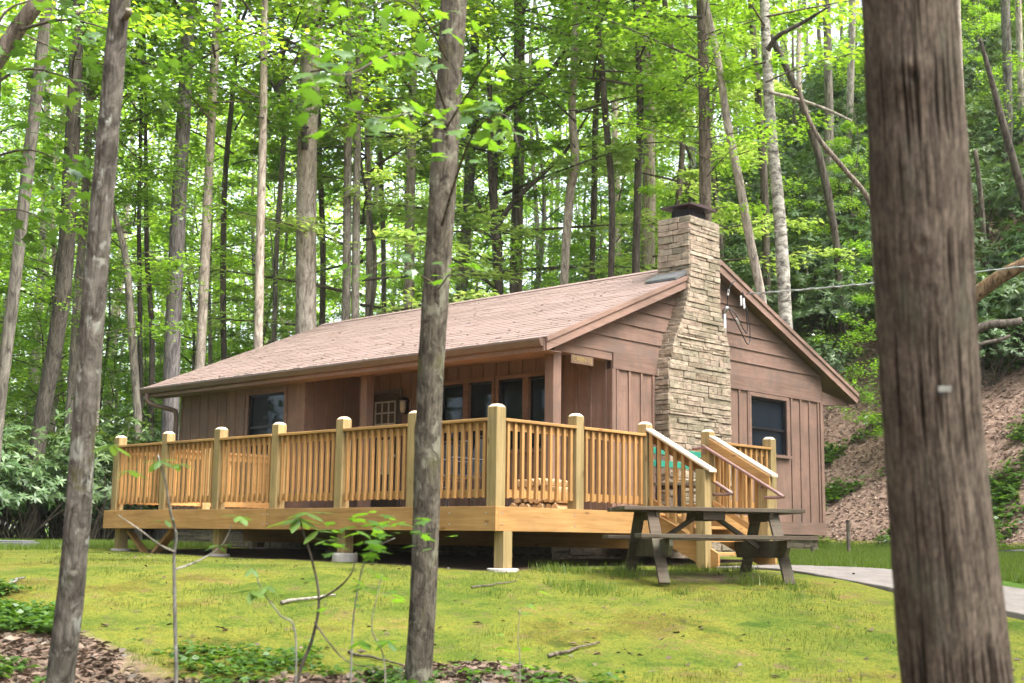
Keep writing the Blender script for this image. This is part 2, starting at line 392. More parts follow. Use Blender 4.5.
# ================================================================== SETTING
def axis_grid(lo, hi, flo, fhi, fine, grow=1.22):
    a = list(np.arange(flo, fhi+1e-6, fine)); st = fine
    x = flo
    left = []
    while x > lo: st *= grow; x -= st; left.append(x)
    x = a[-1]; st = fine; right = []
    while x < hi: st *= grow; x += st; right.append(x)
    return np.array(left[::-1]+a+right)
def ground_mat():
    m, nt, bs, N, L = mat('forest_floor_and_lawn')
    P = mapping(nt, 'Object')
    at_ = N.new('ShaderNodeAttribute'); at_.attribute_name = 'cover'
    sep = N.new('ShaderNodeSeparateColor'); L.new(at_.outputs['Color'], sep.inputs[0])
    moss, mh = noise_col(nt, P, [(.32, (.045, .075, .012)), (.43, (.082, .118, .017)), (.49, (.145, .152, .025)), (.54, (.092, .128, .019)), (.60, (.155, .14, .038)), (.68, (.10, .08, .042))], 2.3, 10, .80)
    fine, fh = noise_col(nt, P, [(.3, (.6, .62, .6)), (.7, (1.3, 1.28, 1.2))], 38, 4, .7); moss = mixc(nt, 1.0, moss, fine, 'MULTIPLY')
    big, _ = noise_col(nt, P, [(.36, (.62, .80, .60)), (.46, (1, 1.02, .9)), (.54, (1.3, 1.18, 1.1)), (.64, (.95, .74, .8))], .75, 5, .68); moss = mixc(nt, 1.0, moss, big, 'MULTIPLY')
    _, brn = noise_col(nt, P, [(.3, (0, 0, 0)), (.7, (1, 1, 1))], 4.2, 6, .7); moss = mixc(nt, ramp(nt, brn, [(.58, (0, 0, 0)), (.68, (.75, .75, .75))]), moss, (.13, .09, .05))
    lush, _ = noise_col(nt, P, [(.3, (.045, .10, .012)), (.7, (.09, .155, .024))], 6, 6, .7)
    lit, lh = noise_col(nt, P, [(.3, (.075, .048, .034)), (.45, (.165, .108, .08)), (.56, (.25, .175, .135)), (.7, (.38, .285, .23))], 9, 8, .78)
    soil, _ = noise_col(nt, P, [(.3, (.04, .028, .019)), (.7, (.09, .065, .043))], 6, 6, .7)  # soil tone lowered to deepen the shade under the deck
    _, brk = noise_col(nt, P, [(.3, (0, 0, 0)), (.7, (1, 1, 1))], 3.2, 7, .75)
    def mask(ch, width=.12):
        a = N.new('ShaderNodeMath'); a.operation = 'ADD'; L.new(sep.outputs[ch], a.inputs[0])
        s = N.new('ShaderNodeMath'); s.operation = 'MULTIPLY_ADD'; L.new(brk, s.inputs[0]); s.inputs[1].default_value = .9; s.inputs[2].default_value = -.45
        L.new(s.outputs[0], a.inputs[1])
        return ramp(nt, a.outputs[0], [(.5-width, (0, 0, 0)), (.5+width, (1, 1, 1))])
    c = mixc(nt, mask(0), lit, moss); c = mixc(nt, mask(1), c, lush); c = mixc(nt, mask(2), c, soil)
    L.new(c, bs.inputs['Base Color']); bs.inputs['Roughness'].default_value = .95; bs.inputs['Specular IOR Level'].default_value = .1
    ad = N.new('ShaderNodeMath'); ad.operation = 'ADD'; L.new(fh, ad.inputs[0]); L.new(lh, ad.inputs[1])
    bump(nt, bs, ad.outputs[0], .8, .04)
    return m
def cover(x, y):
    """moss, lush grass, bare soil amounts"""
    x = np.asarray(x, float); y = np.asarray(y, float)
    d = (x-CAM[0])*(-0.683)+(y-CAM[1])*0.730; s = (x-CAM[0])*0.730+(y-CAM[1])*0.683
    n = fbm(x*.55+3, y*.55, 1.0)
    u = s/np.maximum(d, 1)*FOC+512
    edge = 9.35 + sstep(420, 60, u)*.5 - sstep(480, 860, u)*3.0 + (n-.5)*2.4
    moss = sstep(edge-.35, edge+.5, d)*sstep(12.9, 11.9, y-np.maximum(0, -12.5-x)*.42)*sstep(-17.5, -16, x)
    lush = sstep(12.6, 11.8, y)*sstep(770, 800, u)*sstep(0, .25, d-np.interp(u, [780, 895, 1010, 1200], [14.6, 13.9, 12.5, 11.4]))
    lush = np.maximum(lush, sstep(-8.6, -9.3, x)*sstep(-3.5, -1, y)*.8)
    hp = sstep(.50, .60, fbm(x*.8, y*.8, 7))*sstep(11.8, 12.6, y)*sstep(18.5, 15.5, y)*sstep(-3, 0, x)
    lush = np.maximum(lush, hp*.8)
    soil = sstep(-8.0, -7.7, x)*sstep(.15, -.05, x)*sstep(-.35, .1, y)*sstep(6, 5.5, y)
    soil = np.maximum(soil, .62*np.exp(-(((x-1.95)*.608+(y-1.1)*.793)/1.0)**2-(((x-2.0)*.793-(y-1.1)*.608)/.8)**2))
    return moss, lush, soil
gx = axis_grid(-140, 110, -16, 11, .22); gy = axis_grid(-60, 170, -8, 20, .22)
GX, GY = np.meshgrid(gx, gy); GZ = ground(GX, GY)
nx, ny = len(gx), len(gy)
ii = (np.arange(ny-1)[:, None]*nx+np.arange(nx-1)[None, :]).ravel()
gme = np_mesh('ground', np.stack([GX, GY, GZ], -1).reshape(-1, 3), np.stack([ii, ii+1, ii+nx+1, ii+nx], -1), ground_mat(), True)
ca = gme.color_attributes.new('cover', 'FLOAT_COLOR', 'POINT')
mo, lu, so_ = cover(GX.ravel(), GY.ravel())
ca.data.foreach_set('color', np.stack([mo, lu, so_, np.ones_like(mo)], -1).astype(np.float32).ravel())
tag(link('ground', gme), kind='structure')

# concrete walk: from the foot of the stairs to the right edge
def ribbon(near, far, thick):
    b = MB(); n = len(near); vs = []
    for p, q in zip(near, far):
        vs += [tuple(p), tuple(q), (q[0], q[1], q[2]-thick), (p[0], p[1], p[2]-thick)]
    fs = []
    for i in range(n-1):
        a, c = 4*i, 4*i+4
        for k in range(4): fs.append((a+k, a+(k+1) % 4, c+(k+1) % 4, c+k))
    fs += [(0, 1, 2, 3), (4*n-1, 4*n-2, 4*n-3, 4*n-4)]
    b.add(vs, fs); return b
def on_ground(p, up): return (p[0], p[1], gz(p[0], p[1])+up)
near = [on_ground((1.05, 2.62), .03), on_ground((1.5, 2.75), .03)]+[tuple(at(*q)) for q in ((800, 571, 13.8), (845, 579, 13.1), (895, 588, 12.3), (950, 599, 11.75), (1010, 611, 11.2), (1120, 633, 10.4), (1300, 665, 9.6))]
far = [on_ground((1.05, 4.0), .03), on_ground((1.5, 4.05), .03)]+[tuple(at(*q)) for q in ((800, 565.5, 15.0), (845, 566.5, 14.7), (895, 569.5, 14.3), (950, 577, 13.5), (1010, 586.5, 12.6), (1120, 603, 11.8), (1300, 630, 10.8))]
def smooth_pts(p, k=6):
    o = []
    for i in range(len(p)-1):
        p0, p1, p2, p3 = [np.array(p[min(max(j, 0), len(p)-1)], float) for j in (i-1, i, i+1, i+2)]
        for t in np.linspace(0, 1, k, endpoint=False):
            o.append(.5*((2*p1)+(-p0+p2)*t+(2*p0-5*p1+4*p2-p3)*t*t+(-p0+3*p1-3*p2+p3)*t**3))
    o.append(np.array(p[-1], float)); return o
M['walk'] = plain('walkway_concrete', (.155, .135, .12), .9, 0, .25, 5)
tag(ribbon(smooth_pts(near), smooth_pts(far), .22).build('path', M['walk'], bevel=.012), kind='structure')

# ================================================================== CABIN
XW, XL, YF, YI, YB, XR = -1.87, -10.99, 3.09, 4.34, 10.25, -7.31
YE, ZE, YP, ZP, YBE = 2.70, 2.345, 6.86, 4.07, 11.22
X0, X1 = -11.62, -1.70
cab = thing('cabin', (0, 0, 0), 'brown board cabin with stone chimney, pinkish shingle roof and recessed porch', 'cabin')
SLF = (ZP-ZE)/(YP-YE); SLB = (ZP-ZE)/(YBE-YP)
def zroof(y): return ZE+(y-YE)*SLF if y < YP else ZP-(y-YP)*SLB
TH = .15
# roof slab
b = MB(); b.prism([(YE, ZE), (YP, ZP), (YBE, ZE), (YBE, ZE-TH), (YP, ZP-TH), (YE, ZE-TH)], 0, X0, X1)
roof = b.build('roof_structure', M['trim'], cab)
# shingle courses: thin overlapping strips
def shingles(y0, z0, y1, z1, name):
    b = MB(); L_ = math.hypot(y1-y0, z1-z0); n = int(L_/.14); dy, dz = (y1-y0)/L_, (z1-z0)/L_
    nz, ny_ = abs(dy), -dz*np.sign(dy)
    for i in range(n):
        a, c = i*L_/n, (i+1)*L_/n+.012
        up0, up1 = .010, .005
        x = X0-.02
        while x < X1+.01:
            ww = RND.uniform(.28, .36); xe = min(x+ww-.004, X1+.02); j = RND.uniform(-.004, .004) if i else 0
            P = lambda t, h: (y0+dy*t+ny_*h, z0+dz*t+nz*h)
            q = [P(a-.012+j, .004), P(a-.012+j, up0+RND.uniform(-.002, .003)), P(c, up1), P(c, .003)]
            b.prism(q, 0, x, xe); x += ww
    return b
m_, nt_, bs_, N_, L_ = mat('pink_brown_shingle')
c_ = ramp(nt_, island(nt_), [(0, (.198, .145, .126)), (.5, (.208, .153, .134)), (1, (.222, .165, .146))])
lo_, _ = noise_col(nt_, mapping(nt_, 'Object', (.45, 1.8, 1)), [(.3, (.80, .79, .77)), (.5, (1, 1, 1)), (.72, (1.08, 1.08, 1.08))], 1.0, 7, .72)
fi_, _ = noise_col(nt_, mapping(nt_, 'Object', (70, 70, 70)), [(.3, (.75, .75, .75)), (.7, (1.22, 1.2, 1.2))], 1.0, 2)
c_ = mixc(nt_, 1.0, mixc(nt_, 1.0, c_, lo_, 'MULTIPLY'), fi_, 'MULTIPLY')
_, ph_ = noise_col(nt_, mapping(nt_, 'Object', (1.4, 1.4, 1.4)), [(.4, (0, 0, 0)), (.6, (1, 1, 1))], 1.3, 8, .78)
c_ = mixc(nt_, ramp(nt_, ph_, [(.58, (0, 0, 0)), (.70, (.7, .7, .7))]), c_, (.13, .095, .055))
L_.new(c_, bs_.inputs['Base Color']); bs_.inputs['Roughness'].default_value = .9; bs_.inputs['Specular IOR Level'].default_value = .2
M['shingle'] = m_
shingles(YE-.02, ZE-.008, YP, ZP, 'f').build('shingles', M['shingle'], roof, fixn=False)
shingles(YBE+.02, ZE-.008, YP, ZP, 'b').build('shingles', M['shingle'], roof, fixn=False)
b = MB(); b.prism([(YP-.13, ZP-.028), (YP, ZP+.032), (YP+.13, ZP-.028), (YP+.13, ZP-.04), (YP, ZP+.015), (YP-.13, ZP-.04)], 0, X0-.02, X1+.02)
b.build('ridge_cap', M['shingle'], roof)
# rake boards: wide lower board and narrow upper trim, right and far gable
def rake(xa, xb, drop0, drop1, y0, y1):
    b = MB()
    for ya, yb in ((y0, YP), (YP, y1)):
        za, zb = zroof(ya), zroof(yb)
        if ya == YP: za = ZP
        b.prism([(ya, za-drop0), (yb, zb-drop0), (yb, zb-drop1), (ya, za-drop1)], 0, xa, xb)
    return b
for xa, xb, s in ((X1, X1+.03, 1), (X0-.03, X0, -1)):
    o = rake(xa, xb, .012, .19, YE+.002, YBE-.002).build('rake_board', M['trim'], roof)
    e = .022*s
    rake(min(xb+0, xa+e) if s > 0 else xa-.022, xb+.022 if s > 0 else xa, -.004, .062, YE-.012, YBE+.012).build('rake_trim', M['trim'], o)
# front gutter with drip edge painted as a lit lip, back fascia
b = MB(); b.prism([(YE-.022, ZE-.02), (YE-.115, ZE-.02), (YE-.118, ZE-.05), (YE-.085, ZE-.125), (YE-.022, ZE-.14)], 0, X0, X1-.005)
gut = b.build('gutter', M['gutter'], cab, bevel=.004)
b = MB(); x = X0
while x < X1-.1:                                                   # broken pale strips, highlights of the lit gutter lip put into colour
    ww = RND.uniform(.08, .4); z = ZE-.018+RND.uniform(-.004, .006)
    b.box(x, min(x+ww*.8, X1), YE-.10+RND.uniform(-.01, .01), YE-.03, z, z+.005); x += ww+RND.uniform(0, .15)
b.build('drip_edge_highlight', plain('lit_lip_paint', (.55, .50, .45), .5, .2), gut)
b = MB(); b.box(X0+.002, X1-.002, YE-.02, YE+.0, ZE-.19, ZE-.012); b.build('fascia', M['trim'], cab)
b = MB(); b.box(X0+.002, X1-.002, YBE, YBE+.02, ZE-.19, ZE-.012); b.build('fascia', M['trim'], cab)
b = MB()
b.tube(smooth_pts([(-11.42, 2.64, 2.22), (-11.42, 2.64, 2.10), (-11.36, 2.72, 2.02), (-11.10, 2.96, 1.93), (-11.04, 3.02, 1.86), (-11.04, 3.03, 1.6), (-11.04, 3.03, .9), (-11.04, 3.03, -.2)], 5), .045, 10)
b.build('downspout', M['gutter'], cab, smooth=True)

def siding(b, axis, fixed, sgn, a0, a1, z0, z1, pitch=.27, bw=.05):
    """batten strips on a vertical board wall"""
    n = int((a1-a0)/pitch)
    for i in range(n+1):
        c = a0+.05+i*(a1-a0-.1)/max(n, 1)
        lo, hi = (fixed, fixed+.022) if sgn > 0 else (fixed-.022, fixed)
        if axis == 1: b.box(c-bw/2, c+bw/2, lo, hi, z0, z1)
        else: b.box(lo, hi, c-bw/2, c+bw/2, z0, z1)
WT = .12
WG = (7.96, 9.06, 1.10, 2.03)          # gable window hole y0 y1 z0 z1
# gable wall: lower boards with a window opening, upper lap boards
b = MB(); xa, xb = XW-WT, XW
b.box(xa, xb, YI, WG[0], -.2, 2.1); b.box(xa, xb, WG[1], YB, -.2, 2.1)
b.box(xa, xb, WG[0], WG[1], -.2, WG[2]); b.box(xa, xb, WG[0], WG[1], WG[3], 2.1)
siding(b, 0, XW, 1, YI+.06, 5.36, 0.0, 2.1, .28); siding(b, 0, XW, 1, 7.05, WG[0]-.02, 0.0, 2.1, .26); siding(b, 0, XW, 1, WG[1]+.12, YB-.08, 0, 2.1, .29)
gw = b.build('gable_wall', M['siding_z'], cab)
b = MB(); b.prism([(YF, 2.42), (YB, 2.1), (YB, zroof(YB)-TH-.002), (YP, ZP-TH-.002), (YF, zroof(YF)-TH-.002)], 0, xa, xb-.02)
b.build('gable_core', M['siding_y'], gw)
b = MB(); z = 2.33; k = 0
def yl(z): return max(YF-.02, YE+(z-ZE+TH+.02)/SLF)
def yr(z): return min(YB, YBE-(z-ZE+TH+.02)/SLB)
b.prism([(YI, 2.1), (YB, 2.1), (YB, 2.335), (YI, 2.335)], 0, XW-.02, XW+.03)       # band board
while z < ZP-TH-.15:
    z2 = min(z+.225, ZP-TH-.04)
    p0, p1 = (yl(z), yr(z)), (yl(z2), yr(z2))
    vs = []
    y0, y1, y2, y3 = p0[0], p0[1], p1[1], p1[0]
    if y2 > y3 and y1 > y0:
        f0, f1 = XW+.030, XW+.010
        vs = [(XW-.02, y0, z), (XW-.02, y1, z), (XW-.02, y2, z2), (XW-.02, y3, z2), (f0, y0, z), (f0, y1, z), (f1, y2, z2), (f1, y3, z2)]
        b.add(vs, [(0, 1, 2, 3), (7, 6, 5, 4), (0, 4, 5, 1), (1, 5, 6, 2), (2, 6, 7, 3), (3, 7, 4, 0)])
    z = z2
b.build('lap_siding', M['siding_y'], gw)
b = MB(); b.box(XW-.01, XW+.032, YI-.0, YB+.03, -.21, 0.0); b.build('skirt_board', M['siding_y'], gw)
for y0, y1 in ((YI-.02, YI+.06), (YB-.07, YB+.025)): b = MB(); b.box(XW-.02, XW+.028, y0, y1, 0.001, 2.099); b.build('corner_board', M['siding_z'], gw)
# header over the porch end and front beam
b = MB(); b.box(XW-.13, XW+.02, YF-.03, YI-.02, 2.215, 2.405); b.build('porch_header', M['siding_y'], cab)
b = MB(); b.box(XR, XW-.132, YF-.03, YF+.10, 2.20, 2.36); b.build('porch_beam', M['siding_x'], cab)
b = MB(); b.box(XL, XR, YF-.02, YF-.0, 2.24, 2.36); b.build('frieze_board', M['siding_x'], cab)
b = MB(); b.box(X0+.01, X1-.01, YE+.005, YF-.04, 2.168, 2.18); b.build('soffit', M['trim'], cab)
b = MB(); b.box(XR-.05, XW-.13, YF+.101, YI-.001, 2.37, 2.39); b.build('porch_ceiling', M['siding_x'], cab)
for px, wd in ((-5.83, .15), (-1.95, .16)):
    b = MB(); b.box(px-wd/2, px+wd/2, YF-.02, YF-.02+wd, -.02, 2.199 if px < -3 else 2.214)
    b.build('porch_post', M['siding_z'], cab, bevel=.006)
# left room front wall
WL = (-8.88, -7.86, 1.02, 2.06)
b = MB(); ya, yb = YF, YF+WT
b.box(XL, WL[0], ya, yb, -.2, 2.36); b.box(WL[1], XR, ya, yb, -.2, 2.36); b.box(WL[0], WL[1], ya, yb, -.2, WL[2]); b.box(WL[0], WL[1], ya, yb, WL[3], 2.36)
siding(b, 1, YF, -1, XL, WL[0]-.08, -.2, 2.24, .27); siding(b, 1, YF, -1, WL[0]+.2, WL[1]-.1, -.2, WL[2]-.08, .27)
fw_ = b.build('front_wall', M['siding_z'], cab)
b = MB(); b.box(-7.70, XR+.02, YF-.035, YF-.001, -.2, 2.235); b.build('corner_board', M['siding_z'], fw_)
# side wall of the left room, looking onto the porch
b = MB(); b.box(XR-WT, XR, YF+WT, YI, -.02, 2.4); siding(b, 0, XR, 1, YF+.15, YI-.03, 0, 2.37, .27); b.build('porch_side_wall', M['siding_z'], cab)
# recessed porch wall with door and window openings
DO = (-7.14, -6.37, 0.0, 2.06)
WP = [(-5.41, -4.24, 1.0, 2.10), (-4.10, -2.98, 1.0, 2.10)]
b = MB(); ya, yb = YI, YI+WT
segs = [(XR, DO[0]), (DO[1], WP[0][0]), (WP[0][1], WP[1][0]), (WP[1][1], XW-WT)]
for a, c in segs: b.box(a, c, ya, yb, -.02, 2.5)
b.box(DO[0], DO[1], ya, yb, DO[3], 2.5)
for wv in WP: b.box(wv[0], wv[1], ya, yb, -.02, wv[2]); b.box(wv[0], wv[1], ya, yb, wv[3], 2.5)
x = XR+.1
while x < XW-.1:
    inside = [(o[0]-.07, o[1]+.07, o[2], o[3]+.07) for o in [DO]+[(w_[0], w_[1], w_[2]-.08, w_[3]) for w_ in WP]]
    hit = [o for o in inside if o[0] < x < o[1]]
    if not hit: b.box(x-.022, x+.022, YI-.02, YI, 0, 2.369)
    else:
        o = hit[0]; b.box(x-.022, x+.022, YI-.02, YI, o[3], 2.369)
        if o[2] > .1: b.box(x-.022, x+.022, YI-.02, YI, 0, o[2])
    x += .275
b.build('porch_wall', M['siding_z'], cab)
b = MB(); b.box(XR, XW, YF-.02, YI, -.06, -.005); b.build('porch_floor', M['deck_x'], cab)
# hidden sides
b = MB(); b.box(XL, XL+WT, YF+WT, YB-WT, -.2, 2.3); b.box(XL+.0, XW-WT, YB-WT, YB, -.2, 2.25); b.build('back_and_side_wall', M['siding_z'], cab)
b = MB(); b.prism([(YF+WT, 2.301), (YB-WT, 2.301), (YP, ZP-TH-.05)], 0, XL, XL+WT); b.build('far_gable', M['siding_z'], cab)
b = MB(); b.box(XL+WT, XW-WT, YF+WT+.01, YB-WT, -.2, -.12); b.build('interior_floor', M['dark_int'], cab)
b = MB()
for y0, y1, z in ((YB-.02, YBE-.03, 2.15),): b.prism([(y0, 2.06), (y1, 2.13), (y1, 2.19), (y0, 2.30)], 0, XW-.05, XW+.03)
b.build('eave_bracket', M['siding_y'], cab)
# foundation stones
def stone_face(b, p0, du, L, z0, z1, nrm, hmin=.07, hmax=.15, depth=.10, prof=None, jit=.018, wmax=.5):
    """courses of ledge stone on a vertical face; prof(z) -> (a, b) limits along du"""
    z = z0; p0 = np.array(p0, float); du = np.array(du, float); nrm = np.array(nrm, float)
    while z < z1-.02:
        h = min(RND.uniform(hmin, hmax), z1-z)
        if z1-(z+h) < .04: h = z1-z
        a0, a1 = (0, L) if prof is None else prof(z+h*.5)
        a = a0
        while a < a1-.01:
            ww = RND.uniform(.12, wmax)*(1.4 if h < .085 else 1.0)
            sp = h > .115 and RND.random() < .35
            e = min(a+ww, a1)
            if a1-e < .09: e = a1
            pr = RND.uniform(-.004, jit) ; g = .004
            ta, tb = RND.uniform(-.006, .006), RND.uniform(-.006, .006)
            hs = h*RND.uniform(.4, .6)
            for zb, zt_, pr_ in (((0, hs, pr), (hs, h, RND.uniform(-.004, jit))) if sp else ((0, h, pr),)):
                q = []; j = lambda: RND.uniform(-.005, .005)
                for t, zz in ((a+g+j(), z+zb+g*.6), (e-g+j(), z+zb+g*.6+ta*.5), (e-g+j(), z+zt_-g*.6+ta), (a+g+j(), z+zt_-g*.6+tb)):
                    for dd in (-depth, pr_+j()*.8):
                        q.append(tuple(p0+du*t+nrm*dd+np.array([0, 0, zz])))
                f = [(1, 3, 5, 7), (0, 6, 4, 2), (0, 2, 3, 1), (2, 4, 5, 3), (4, 6, 7, 5), (6, 0, 1, 7)]
                b.add(q, f)
            a = e
        z += h
fo = MB(); fo.box(XL+.06, XW-.14, YF+.08, YB-.1, -1.0, -.205); fd = fo.build('foundation', M['mortar'], cab)
b = MB()
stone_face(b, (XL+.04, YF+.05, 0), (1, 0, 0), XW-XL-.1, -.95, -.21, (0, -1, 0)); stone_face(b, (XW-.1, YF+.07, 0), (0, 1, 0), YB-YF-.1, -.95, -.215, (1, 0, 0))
b.build('foundation_stones', stone_mat('foundation_stone', .5), fd, bevel=.006)  # stones coloured darker so the gap under the deck looks shaded

# windows
def window(name, x0, x1, z0, z1, fixed, axis, sash_split=None, mull=None, frame=.055, fm='siding_x', sash='black', sill=True, curtain=None):
    """casing, dark sash and a pane in an opening; axis 1: wall faces -Y, axis 0: wall faces +X"""
    s = -1 if axis == 1 else 1
    def bx(b, a0, a1, d0, d1, zz0, zz1):
        lo, hi = sorted((fixed+s*d0, fixed+s*d1))
        if axis == 1: b.box(a0, a1, lo, hi, zz0, zz1)
        else: b.box(lo, hi, a0, a1, zz0, zz1)
    b = MB(); f = frame
    bx(b, x0-f, x1+f, -.03, .030, z1, z1+f); bx(b, x0-f, x0, -.03, .028, z0, z1); bx(b, x1, x1+f, -.03, .028, z0, z1)
    w = b.build(name, M[fm], cab)
    if sill: b = MB(); bx(b, x0-f-.03, x1+f+.03, -.03, .06, z0-.05, z0); b.build('sill', M[fm], w, bevel=.004)
    b = MB(); t = .035
    for a0, a1, c0, c1 in ((x0, x1, z1-t, z1), (x0, x1, z0, z0+t), (x0, x0+t, z0+t, z1-t), (x1-t, x1, z0+t, z1-t)): bx(b, a0, a1, -.085, -.02, c0, c1)
    if sash_split: bx(b, x0+t, x1-t, -.08, -.022, sash_split-.02, sash_split+.02)
    b.build('sash', M[sash], w)
    if mull:
        b = MB()
        for c in mull: bx(b, c-.055, c+.055, -.078, .015, z0, z1)
        b.build('mullion', M[fm], w)
    b = MB(); bx(b, x0+t*.5, x1-t*.5, -.062, -.056, z0+t*.5, z1-t*.5); b.build('pane', M['glass'], w)
    if curtain:
        b = MB(); n = 26; a0, a1 = curtain; vs = []; fs = []
        for i in range(n+1):
            a = a0+(a1-a0)*i/n; dd = -.20+.02*math.sin(i*1.7)
            for zz in (z0-.05, z1+.05):
                vs.append((a, fixed+s*dd, zz) if axis == 1 else (fixed+s*dd, a, zz))
        for i in range(n): fs.append((2*i, 2*i+2, 2*i+3, 2*i+1))
        b.add(vs, fs); b.build('curtain', M['curtain'], w, smooth=True)
    return w
wg = window('window', WG[0], WG[1], WG[2], WG[3], XW, 0, 1.52, None, .06, 'siding_y', 'black', True, (8.50, 8.80)); wg['label'] = 'dark gable window with pale curtain'
window('window', WL[0], WL[1], WL[2], WL[3], YF, 1, 1.5, None, .06)
for wv in WP: window('window', wv[0], wv[1], wv[2], wv[3], YI, 1, None, [(wv[0]+wv[1])/2], .05)
# door
b = MB(); f = .06
b.box(DO[0]-.05, DO[0], YI-.03, YI+.03, 0, DO[3]); b.box(DO[1], DO[1]+.05, YI-.03, YI+.03, 0, DO[3]); b.box(DO[0]-.05, DO[1]+.05, YI-.032, YI+.03, DO[3], DO[3]+.06)
door = b.build('door', plain('door_frame_dark', (.06, .05, .045), .6), cab)
b = MB(); b.box(DO[0], DO[1], YI+.03, YI+.075, 0, DO[3]); b.build('door_leaf', plain('door_brown', (.035, .025, .02), .55), door)
b = MB(); gx0, gx1, gz0, gz1 = -7.02, -6.52, 1.36, 1.92
for i in range(4): c = gx0+(gx1-gx0)*i/3; b.box(c-.012, c+.012, YI+.012, YI+.029, gz0, gz1)
for i in range(4): c = gz0+(gz1-gz0)*i/3; b.box(gx0-.012, gx1+.012, YI+.010, YI+.0275, c-.012, c+.012)
b.build('window_grid', plain('dull_white_grid', (.30, .30, .28), .6), door)
b = MB(); b.box(-6.96, -6.58, YI+.012, YI+.029, .70, 1.28); b.build('lower_panel', M['cream'], door, bevel=.004)
b = MB(); b.tube([(-6.44, YI+.03, 1.0), (-6.44, YI-.04, 1.0)], .018, 10); b.tube([(-6.44, YI-.035, 1.0), (-6.44, YI-.07, 1.0)], .03, 12); b.build('handle', M['metal'], door, smooth=True)
# wall lantern
b = MB(); b.box(-6.26, -6.14, YI-.02, YI-.001, 1.68, 1.92); b.tube([(-6.20, YI-.02, 1.80), (-6.20, YI-.08, 1.86), (-6.20, YI-.10, 1.92)], .012, 8)
b.prism([(-6.27, 1.90), (-6.13, 1.90), (-6.18, 1.96), (-6.22, 1.96)], 1, YI-.17, YI-.03); lan = b.build('wall_lantern', M['black'], cab)
b = MB(); b.tube([(-6.20, YI-.10, 1.70), (-6.20, YI-.10, 1.76), (-6.20, YI-.10, 1.90)], [.032, .052, .056], 10); b.build('lamp_glass', plain('lamp_glass', (.35, .33, .27), .15), lan, smooth=True)

# chimney: stepped ledge stone stack with sloping shoulders
CX = -1.618
def chim(z):
    a = 5.374+.556*float(sstep(2.15, 3.62, z))**.9; c = 7.012-.262*float(sstep(2.55, 3.35, z)); return a, c
b = MB()
for z0, z1 in [(-.9+i*.12, -.9+(i+1)*.12) for i in range(46)]:
    a, c = chim((z0+z1)/2); b.box(-2.20, CX-.03, a+.03, c-.03, z0, z1+.001 if z1 > 4.5 else z1)
st = b.build('chimney', M['mortar'], cab); st['label'] = 'tan ledge stone chimney'
b = MB(); zt = 4.63
stone_face(b, (CX, 0, 0), (0, 1, 0), 1, -.9, zt, (1, 0, 0), .035, .115, .12, chim, .022, .48)
# side courses follow the sloping shoulder
def side_courses(sgn):
    z = -.9
    while z < zt-.02:
        h = min(RND.uniform(.045, .12), zt-z)
        if zt-(z+h) < .04: h = zt-z
        yy = chim(z+h*.5)[0 if sgn < 0 else 1]
        x = -2.215; xe = CX+.004
        while x < xe-.01:
            e = min(x+RND.uniform(.12, .36), xe)
            if xe-e < .08: e = xe
            pr = RND.uniform(-.004, .02)
            y0, y1 = sorted((yy+sgn*pr, yy-sgn*.12)); b.box(x+.005, e-.005, y0, y1, z+.004, z+h-.004+RND.uniform(-.003, .003)); x = e
        z += h
side_courses(-1); side_courses(1)
stone_face(b, (-2.215, 0, 0), (0, 1, 0), 1, 3.7, zt, (-1, 0, 0), .06, .13, .12, chim, .018, .4)
b.build('stonework', M['stone'], st, bevel=.008)
b = MB(); b.box(-2.20, CX-.01, 5.95, 6.73, zt-.03, zt+.012); b.build('crown_slab', M['mortar'], st)
ycc = 6.34; xcc = -1.92
b = MB(); b.box(xcc-.17, xcc+.17, ycc-.22, ycc+.22, zt+.012, zt+.17); cp = b.build('flue_screen', M['black'], st)
b = MB(); b.prism([(ycc-.36, zt+.20), (ycc+.36, zt+.20), (ycc+.36, zt+.222), (ycc+.05, zt+.25), (ycc-.05, zt+.25), (ycc-.36, zt+.222)], 0, xcc-.29, xcc+.29)
for i, j in ((-1, -1), (1, -1), (1, 1), (-1, 1)): b.box(xcc+i*.15-.012, xcc+i*.15+.012, ycc+j*.2-.012, ycc+j*.2+.012, zt+.165, zt+.201)
b.build('cap_lid', plain('cap_lid_metal', (.07, .045, .05), .4, .4), cp)
# lead flashing where the roof meets the chimney
b = MB(); y0 = 5.64
for i in range(5):
    ya, yb = y0+i*.075, y0+(i+1)*.075+.01; b.prism([(ya, zroof(ya)+.02), (yb, zroof(yb)+.02), (yb, zroof(yb)+.075+.008*i), (ya, zroof(ya)+.055+.006*i)], 0, -2.24-.002*i, X1+.028+.001*i)
b.build('flashing', plain('lead_flashing', (.115, .118, .12), .55, .3, .2), st)
# service entrance: conduit, insulators and drooping drip loops on the gable
b = MB(); b.tube([(XW+.05, 7.17, 2.55), (XW+.05, 7.17, 3.28)], .028, 10); b.tube([(XW+.05, 7.17, 3.28), (XW+.07, 7.18, 3.36), (XW+.11, 7.19, 3.38)], [.03, .036, .03], 10)
mast = b.build('service_conduit', M['metal'], cab, smooth=True)
b = MB()
for pts in ([(XW+.11, 7.2, 3.37), (XW+.2, 7.26, 3.27), (XW+.24, 7.42, 3.05), (XW+.23, 7.55, 3.0), (XW+.24, 7.52, 3.3), (XW+.235, 7.45, 3.62)],
            [(XW+.10, 7.18, 3.38), (XW+.15, 7.12, 3.55), (XW+.2, 7.13, 3.72), (XW+.235, 7.2, 3.80)],
            [(XW+.11, 7.2, 3.36), (XW+.18, 7.4, 3.05), (XW+.2, 7.62, 2.82), (XW+.21, 7.66, 3.1), (XW+.24, 7.42, 3.66)]):
    b.tube(smooth_pts(pts, 5), .009, 6)
